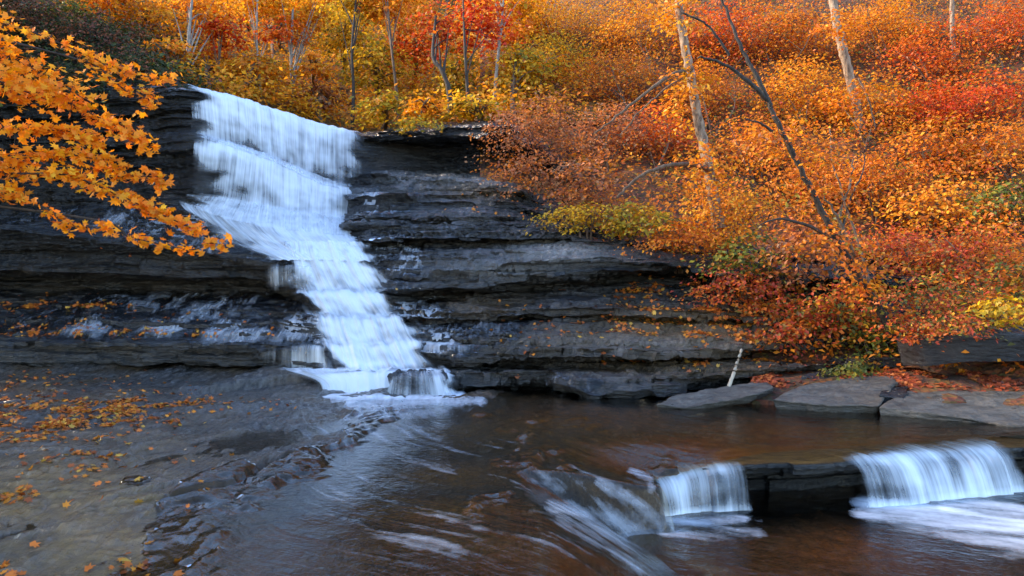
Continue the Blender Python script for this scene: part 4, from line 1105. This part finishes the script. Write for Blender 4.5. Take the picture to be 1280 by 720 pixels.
T('amber tree on a thin leaning trunk beside the red orange maple', 486, -5, 44, 34, 'amber', 27, trunk=[(498, 140, 25.6), (494, 100, 25.7), (489, 55, 25.9), (484, -5, 26.6)], r=.07, bark='bark_brown')
T('bright gold tree on a twin grey trunk right of the scarlet maple', 630, -5, 44, 34, 'gold', 25.5, trunk=[(618, 130, 24), (621, 85, 24), (626, 40, 24.3), (630, -10, 25)], r=.075, bark='bark_grey')
for k, (px, py, pal) in enumerate([(140, -60, 'amber'), (220, -50, 'gold'), (300, -50, 'amber'), (390, -60, 'gold'), (470, -50, 'amber'), (560, -45, 'redorange'), (650, -60, 'gold'), (260, 10, 'amber'), (345, 10, 'orange'), (455, 20, 'gold'), (540, 10, 'orange')]):
    far_tree('far golden orange tree filling the head of the valley', px, py, 62, 52, pal, 42, leaf=.2, group='far trees at the head of the valley')

# -- dark evergreen slope on the near side of the falls
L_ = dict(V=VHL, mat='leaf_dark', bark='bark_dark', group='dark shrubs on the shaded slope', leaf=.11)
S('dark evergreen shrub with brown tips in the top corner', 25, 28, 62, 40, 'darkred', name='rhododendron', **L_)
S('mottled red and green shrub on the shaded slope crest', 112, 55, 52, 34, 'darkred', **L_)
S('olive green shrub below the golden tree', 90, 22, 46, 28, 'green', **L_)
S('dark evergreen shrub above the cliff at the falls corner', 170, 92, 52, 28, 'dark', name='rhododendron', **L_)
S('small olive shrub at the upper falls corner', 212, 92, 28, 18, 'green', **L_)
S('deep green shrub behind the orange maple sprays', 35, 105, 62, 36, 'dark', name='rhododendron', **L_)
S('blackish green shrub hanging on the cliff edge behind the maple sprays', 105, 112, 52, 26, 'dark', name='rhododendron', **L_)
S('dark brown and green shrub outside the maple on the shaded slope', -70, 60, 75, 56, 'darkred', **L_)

# -- low growth that covers the ground between the shrubs and trees
def ground_cover(V, n, pal, leaf, hgt, x0, x1, mat='leaf'):
    VV = V.reshape(-1, 3); ax, ay = proj(V); ax = ax.ravel(); ay = ay.ravel()
    ok = (ax > x0) & (ax < x1) & (ay > -40) & (ay < 480)
    w = ok * (.15 + np.clip(noise(VV[:, 0] * .9, VV[:, 1] * .9, VV[:, 2] * .9, 701) + .25, 0, 1))
    i = RNG.choice(len(w), n // 18, p=w / w.sum())
    ids = np.repeat(i, 18)
    N = grid_normals(V).reshape(-1, 3); N = np.where(N[:, 2:3] < 0, -N, N)
    m = len(ids)
    pos = VV[ids] + RNG.normal(0, .28, (m, 3)) * [1, 1, .5] + N[ids] * (hgt * RNG.random((m, 1)) + .05)
    nrm = N[ids] + [0, -.2, .3] + RNG.normal(0, .55, (m, 3))
    wq = np.array([q[0] for q in PAL[pal]]); bias = np.repeat(RNG.choice(len(wq), n // 18, p=wq / wq.sum()), 18)
    ob = leaf_mesh('undergrowth', pos, nrm, leaf * RNG.uniform(.6, 1.3, m), pal_pick(pal, m, bias), M[mat])
    tag(ob, kind='stuff')
ground_cover(VHB, 26000, 'gold', .15, .7, 150, 720)
ground_cover(VHB, 12000, 'gold', .15, .9, 150, 720)
ground_cover(VHR, 30000, 'orange', .10, .5, 600, 1320)
ground_cover(VHR, 12000, 'mixed', .09, .4, 840, 1320)
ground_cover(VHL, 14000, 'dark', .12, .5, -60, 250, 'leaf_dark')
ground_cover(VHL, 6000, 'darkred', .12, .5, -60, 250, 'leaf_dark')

# -- the near maple reaching in over the stream
mroot = np.array([-6.2, 6.0, -.1])
mt = thing('maple_tree', 'near maple reaching bright orange leaf sprays in from the frame edge', 'tree', mroot)
tb = Tubes(); tb.add([mroot, mroot + [.1, .1, 2.0], mroot + [.0, .3, 4.2], mroot + [-.3, .4, 7.0]], .20, .10, 10, 6); tb.build('trunk', M['bark_dark'], mt, mroot)

def spray(path, width, n, Y0, Y1, r=.013, size=.062):
    """a leafy branch whose course is given in the photograph's frame, running in from the trunk"""
    pts = np.array([P(p[0], p[1], Y0 + (Y1 - Y0) * k / (len(path) - 1)) for k, p in enumerate(path)])
    start = mroot + np.array([0.05, .15, max(2.4, pts[0][2] + .1)])
    full = np.vstack([[start], [start * .45 + pts[0] * .55 + np.array([0, 0, .12])], pts])
    q = Tubes(); c = q.add(full, r, .004, 6, 6)
    c2 = catmull(pts, 14)
    n = int(n * 1.5)
    s = RNG.beta(1.0, 1.0, n) * (len(c2) - 1); i = s.astype(int); f = (s - i)[:, None]; i2 = np.minimum(i + 1, len(c2) - 1)
    ctr = c2[i] * (1 - f) + c2[i2] * f
    wd = width / F * Y0
    off = RNG.normal(0, 1, (n, 3)) * np.array([.7, .9, .62]) * wd
    pos = ctr + off
    # twigs to groups of leaves
    for k in range(max(4, n // 22)):
        j = RNG.integers(0, n)
        q.add([ctr[j], (ctr[j] + pos[j]) / 2 + [0, 0, .02], pos[j]], .004, .0015, 4, 3)
    bo = q.build('branch', M['bark_dark'], mt, mroot)
    nrm = np.array([0.15, -.55, .8]) + RNG.normal(0, .6, (n, 3))
    leaf_mesh('foliage', pos, nrm, size * RNG.uniform(.7, 1.25, n), pal_pick('maple', n, jit=.12), M['leaf'], parent=bo, shape='maple', origin=mroot)

spray([(-120, 20), (-40, 50), (20, 75), (70, 105), (115, 128)], 20, 260, 6.6, 6.9)
spray([(-120, 60), (-30, 90), (20, 110), (60, 125)], 18, 190, 6.4, 6.6)
spray([(-60, 10), (40, 40), (115, 72), (160, 90), (222, 104)], 8, 150, 7.4, 7.6)
spray([(100, 75), (140, 100), (165, 118), (192, 120), (172, 148)], 8, 75, 7.4, 7.5)
spray([(-60, 80), (30, 108), (85, 128), (130, 150), (165, 168), (188, 186)], 10, 230, 6.9, 7.2)
spray([(-80, 130), (0, 158), (50, 162), (90, 165), (125, 182)], 9, 190, 6.6, 6.9)
spray([(-60, 170), (0, 198), (50, 195), (100, 195), (155, 210)], 10, 210, 6.4, 6.8)
spray([(-80, 190), (0, 215), (80, 218), (130, 236), (180, 258), (215, 274), (250, 290)], 9, 300, 6.4, 6.9)
spray([(100, 208), (140, 220), (170, 220), (202, 222), (196, 236)], 7, 75, 6.8, 6.9)
spray([(-60, 230), (0, 240), (30, 245)], 8, 60, 6.3, 6.4)
spray([(40, 255), (75, 276), (85, 284), (110, 282), (132, 290)], 6, 42, 6.6, 6.7)
spray([(120, 275), (160, 295), (195, 304), (240, 312), (262, 304), (284, 308)], 6, 75, 6.7, 6.9)
spray([(-120, -60), (-60, -30), (-20, 10), (10, 60)], 16, 120, 6.5, 6.7)

# -- unseen tall trees added outside the frame to shade the falls and streambed
for k, (x, y, z0, H) in enumerate([(-14, -1, 0, 12), (-14, 3, 0, 12), (-13.5, 6, 0, 12), (-14.2, 9.3, 0, 8.3), (-14.5, 12.6, .5, 12.5), (-14.5, 15.6, 1, 13.5), (-15, 18.6, 2, 14.5), (-17, 21.3, 6.5, 15.5), (-18.2, 24, 7, 16)]):
    b_ = np.array([x, y, z0], float); c_ = np.array([x, y, (z0 + H) * .5 + 1.2])
    t_ = thing('maple_tree', 'tall unseen tree added beyond the frame edge to cast shade', 'tree', b_, 'added shade trees beyond the frame edge')
    cc_ = foliage('crown', t_, b_, c_, np.array([1.8, 2.4, (H - z0) * .54]), 'olive', .36, 3000, .6, 'leaf', k * 1.7)
    tb = Tubes(); tb.add([b_ - [0, 0, .4], b_ * .5 + c_ * .5, c_, c_ + [0, 0, 2]], .22, .08, 8, 5); tb.build('trunk', M['bark_dark'], t_, b_)

for k, (x, y, z0, H) in enumerate([(-14.6, 16.4, .3, 6.5), (-15.0, 18.4, .8, 8.5), (-15.8, 20.2, 2.5, 9.5)]):  # unseen shrubs added to stop low sun glinting on the ledges
    b_ = np.array([x, y, z0], float); c_ = np.array([x, y, (z0 + H) * .5])
    t_ = thing('shrub', 'tall unseen shrub added under the shade trees to block low sun', 'shrub', b_, 'added shrubs blocking sun under the shade trees')
    foliage('crown', t_, b_, c_, np.array([1.5, 1.8, (H - z0) * .55]), 'green', .3, 2600, .5, 'leaf', k * 2.3)
    tb = Tubes(); tb.add([b_ - [0, 0, .4], b_ * .5 + c_ * .5, c_], .08, .03, 7, 5); tb.build('stem', M['bark_dark'], t_, b_)

# ------------------------------------------------------------------ slabs, boulder, overhang, driftwood
def slab(name, label, cat, top, thick, mat, seed, parent=None, nub=.03, res=.045, group=None, tilt=0.0):
    """a broken plate of rock from the outline of its top face (world points, in order)"""
    top = np.array(top, float); c = top.mean(0)
    m = 140
    loop = np.vstack([top, top[:1]])
    s = np.concatenate([[0], np.cumsum(np.linalg.norm(np.diff(loop, axis=0), axis=1))])
    t = np.linspace(0, s[-1], m, endpoint=False)
    E = np.stack([np.interp(t, s, loop[:, k]) for k in range(3)], -1)
    E[:, :2] += (unit(E - c)[:, :2]) * (.05 * fbm(E[:, 0] * 3, E[:, 1] * 3, E[:, 2] * 0 + seed, 4, seed)[:, None])
    rings = []
    for q in np.linspace(0.02, .97, 16): rings.append(c + (E - c) * q)
    rings.append(c + (E - c) * 1.0 - [0, 0, .012])
    outw = unit((E - c) * [1, 1, 0])
    for f in np.linspace(.08, 1, 10):
        rings.append(E + outw * (.03 * strata(E[:, 0], E[:, 1], E[:, 2] - thick * f, seed))[:, None] - outw * (.12 * f ** 2) - [0, 0, thick * f])
    R = np.array(rings)
    R[:17, :, 2] += nub * fbm(R[:17, :, 0] * 2.2, R[:17, :, 1] * 2.2, R[:17, :, 2] * 0 + seed, 4, seed + 3) + .35 * nub * fbm(R[:17, :, 0] * 11, R[:17, :, 1] * 8, R[:17, :, 2] * 0, 3, seed + 4)
    V = np.concatenate([R, R[:, :1]], 1)
    o = c - [0, 0, thick]
    ob = mesh_np(name, V.reshape(-1, 3), grid_faces(*V.shape[:2]), M[mat], smooth=True, origin=o)
    return tag(ob, label, cat, group)

slab('rock_slab', 'thin tilted grey slab resting at the pool edge under the driftwood stick', 'rock slab',
     [P(820, 505, 12.1), P(838, 497, 12.4), P(880, 487, 12.8), P(925, 480, 13.0), P(958, 477, 13.0), P(968, 484, 12.6), P(945, 493, 12.2), P(900, 502, 12.0), P(850, 509, 11.9)], .14, 'slab', 31)
slab('rock_slab', 'wide flat grey slab with a few red leaves between two cracks', 'rock slab',
     [P(966, 500, 11.9), P(985, 488, 12.3), P(1020, 478, 12.7), P(1070, 471, 12.9), P(1118, 468, 12.8), P(1122, 478, 12.3), P(1098, 506, 11.4), P(1040, 508, 11.5)], .22, 'slab', 32)
slab('rock_slab', 'long brownish slab running out of frame beside the red leaf litter', 'rock slab',
     [P(1100, 509, 11.3), P(1128, 489, 12.0), P(1200, 488, 11.9), P(1290, 490, 11.6), P(1480, 500, 11.2), P(1480, 560, 9.9), P(1290, 535, 10.3), P(1200, 521, 10.75)], .30, 'slab', 33)
slab('boulder', 'wet black boulder breaking the spill at the foot of the falls', 'boulder',
     [P(484, 468, 13.75), P(500, 464, 14.1), P(545, 464, 14.2), P(562, 470, 13.8), P(556, 475, 13.5), P(520, 472, 13.45), P(490, 473, 13.5)], .36, 'boulder', 34, nub=.14)
slab('rock_ledge', 'dark overhanging brown ledge above the red leaf litter', 'rock ledge',
     [P(1120, 424, 12.9), P(1160, 412, 13.2), P(1240, 408, 13.3), P(1400, 406, 13.2), P(1500, 420, 12.6), P(1400, 418, 11.9), P(1280, 417, 12.0), P(1200, 418, 12.2), P(1150, 424, 12.4)], .42, 'boulder', 35, nub=.08)
slab('small_rock', 'small broken rock half hidden in litter behind the middle slab', 'rock',
     [P(1000, 470, 13.2), P(1030, 462, 13.5), P(1075, 466, 13.4), P(1060, 476, 13.1)], .3, 'cliff', 36)
slab('small_rock', 'small dark rock wedged in the crack between the middle and long slabs', 'rock',
     [P(1098, 494, 11.7), P(1108, 484, 12.2), P(1136, 483, 12.2), P(1130, 497, 11.6)], .3, 'boulder', 37)
ds = [P(911, 483, 12.9), P(916, 470, 12.9), P(921, 455, 12.95), P(927, 437, 13.0)]
tb = Tubes(); tb.add(ds, .032, .020, 8, 6, wob=.003)
tag(tb.build('driftwood_stick', M['drift'], None, origin=ds[0]), 'bleached driftwood stick leaning upright against the thin slab', 'driftwood')

# bank soil behind the slabs, rising to the hollow
BK = [[(940, 540, 12.3), (1000, 540, 12.1), (1130, 545, 11.5), (1280, 548, 11.1), (1500, 560, 10.6)],
      [(940, 504, 12.4), (1000, 502, 12.2), (1130, 504, 11.6), (1280, 504, 11.2), (1500, 515, 10.7)],
      [(940, 484, 13.3), (1000, 476, 13.2), (1130, 474, 12.7), (1280, 472, 12.4), (1500, 480, 11.8)],
      [(940, 466, 14.2), (1000, 462, 14.0), (1130, 462, 13.4), (1280, 460, 13.2), (1500, 462, 12.8)],
      [(940, 430, 15.2), (1000, 430, 15.0), (1130, 430, 14.4), (1280, 420, 14.0), (1500, 400, 13.6)]]
VBK = hill_loft(BK, 940, 1500, 5, .08, 8, .08)
tag(mesh_np('bank_ground', VBK.reshape(-1, 3), grid_faces(*VBK.shape[:2]), M['soil_r'], smooth=True), kind='structure')

# ------------------------------------------------------------------ fallen leaves
def litter(name, V, spots, pal, size, label=None, lift=.012, upmin=.25):
    N = grid_normals(V); N = np.where(N[..., 2:3] < 0, -N, N)
    ax, ay = proj(V)
    ax = ax.ravel(); ay = ay.ravel(); VV = V.reshape(-1, 3); NN = N.reshape(-1, 3)
    ok = NN[:, 2] > upmin
    idx = []
    for (cx, cy, rx, ry, n) in spots:
        w = np.exp(-(((ax - cx) / rx) ** 2 + ((ay - cy) / ry) ** 2)) * ok
        w[w < .02] = 0
        # leaves gather in drifts
        w = w * np.clip(.25 + 1.6 * noise(VV[:, 0] * 2.2, VV[:, 1] * 2.2, VV[:, 2], 601), 0, 2)
        # equal density per picture area is not wanted: weight by the area each vertex stands for
        w = w * np.clip(VV[:, 1], 1, 30) ** .5
        if w.sum() <= 0: continue
        idx.append(RNG.choice(len(w), n, p=w / w.sum()))
    idx = np.concatenate(idx); n = len(idx)
    pos = VV[idx] + RNG.normal(0, .02, (n, 3)) * [1, 1, 0] + NN[idx] * lift
    nrm = NN[idx] + RNG.normal(0, .3, (n, 3))
    ob = leaf_mesh(name, pos, nrm, size * RNG.uniform(.6, 1.3, n), pal_pick(pal, n, jit=.2), M['litter_leaf'], shape='maple')
    tag(ob, kind='stuff')
    return ob
litter('fallen_leaves', VB, [(30, 520, 120, 40, 620), (110, 506, 130, 5, 560), (60, 525, 90, 6, 420), (20, 552, 40, 14, 100), (115, 568, 22, 5, 40), (45, 480, 60, 8, 60), (225, 580, 10, 3, 6), (40, 612, 24, 8, 24),
                              (80, 590, 60, 18, 30), (160, 710, 60, 8, 20), (210, 530, 14, 3, 12), (200, 500, 120, 20, 60), (12, 625, 14, 5, 14), (20, 715, 40, 6, 12), (140, 600, 120, 60, 40), (90, 513, 120, 3, 260), (40, 531, 90, 3, 200)], 'litter', .062)
litter('fallen_leaves', VL, [(40, 381, 90, 4, 330), (60, 415, 110, 4, 260), (200, 418, 80, 3, 60), (100, 400, 160, 20, 130), (180, 300, 60, 20, 20), (60, 475, 60, 5, 60)], 'litter', .075)
litter('fallen_leaves', VR, [(880, 392, 70, 14, 520), (830, 365, 50, 8, 140), (930, 420, 60, 14, 420), (860, 408, 90, 16, 260), (780, 420, 120, 20, 120), (870, 455, 80, 6, 110), (980, 448, 50, 10, 200), (700, 400, 160, 40, 60), (850, 360, 50, 10, 120), (640, 250, 60, 20, 60)], 'litter', .075)
VS = np.stack(np.meshgrid(np.linspace(4.3, 6.2, 60), np.linspace(11.7, 12.7, 40)) + [np.full((40, 60), .20)], -1)
litter('fallen_leaves', VBK, [(1210, 475, 110, 9, 1500), (960, 480, 30, 8, 260), (1010, 470, 40, 6, 160), (1130, 470, 60, 8, 300)], 'litterdark', .08)
ax, ay = qx, qy


# ------------------------------------------------------------------ camera, light
cam = bpy.data.cameras.new('camera'); co = bpy.data.objects.new('camera', cam); COL.objects.link(co)
cam.sensor_width = 36; cam.lens = 36 * F / 1280
co.location = (0, 0, CAMZ); co.rotation_euler = (PI / 2, 0, 0)
cam.clip_start = .05; cam.clip_end = 500
SC.camera = co

SUN_EL, SUN_AZ = 31.0, -76.0            # azimuth from +Y towards +X
sd_ = Vector((math.sin(math.radians(SUN_AZ)) * math.cos(math.radians(SUN_EL)), math.cos(math.radians(SUN_AZ)) * math.cos(math.radians(SUN_EL)), math.sin(math.radians(SUN_EL))))
sun = bpy.data.lights.new('sun', 'SUN'); so = bpy.data.objects.new('sun', sun); COL.objects.link(so)
sun.energy = 2.7; sun.angle = math.radians(11); sun.color = (1.0, .80, .56)
so.rotation_euler = sd_.to_track_quat('Z', 'Y').to_euler()
so.location = (-10, 10, 40)
w = bpy.data.worlds.new('World'); SC.world = w; w.use_nodes = True
nt = w.node_tree; bg = nt.nodes['Background']
sk = nt.nodes.new('ShaderNodeTexSky'); sk.sky_type = 'NISHITA'; sk.sun_disc = False
sk.sun_elevation = math.radians(SUN_EL); sk.sun_rotation = math.radians(SUN_AZ); sk.ozone_density = 3.0; sk.dust_density = .4
nt.links.new(sk.outputs[0], bg.inputs[0]); bg.inputs[1].default_value = .15

SC.view_settings.view_transform = 'Standard'
SC.view_settings.look = 'None'
SC.view_settings.exposure = 2.15
SC.view_settings.gamma = 1
SC.view_settings.use_curve_mapping = False
SC.render.engine = 'CYCLES'
cy = SC.cycles
cy.max_bounces = 6; cy.diffuse_bounces = 3; cy.glossy_bounces = 3; cy.transmission_bounces = 3; cy.transparent_max_bounces = 16
cy.caustics_reflective = False; cy.caustics_refractive = False
cy.use_denoising = True
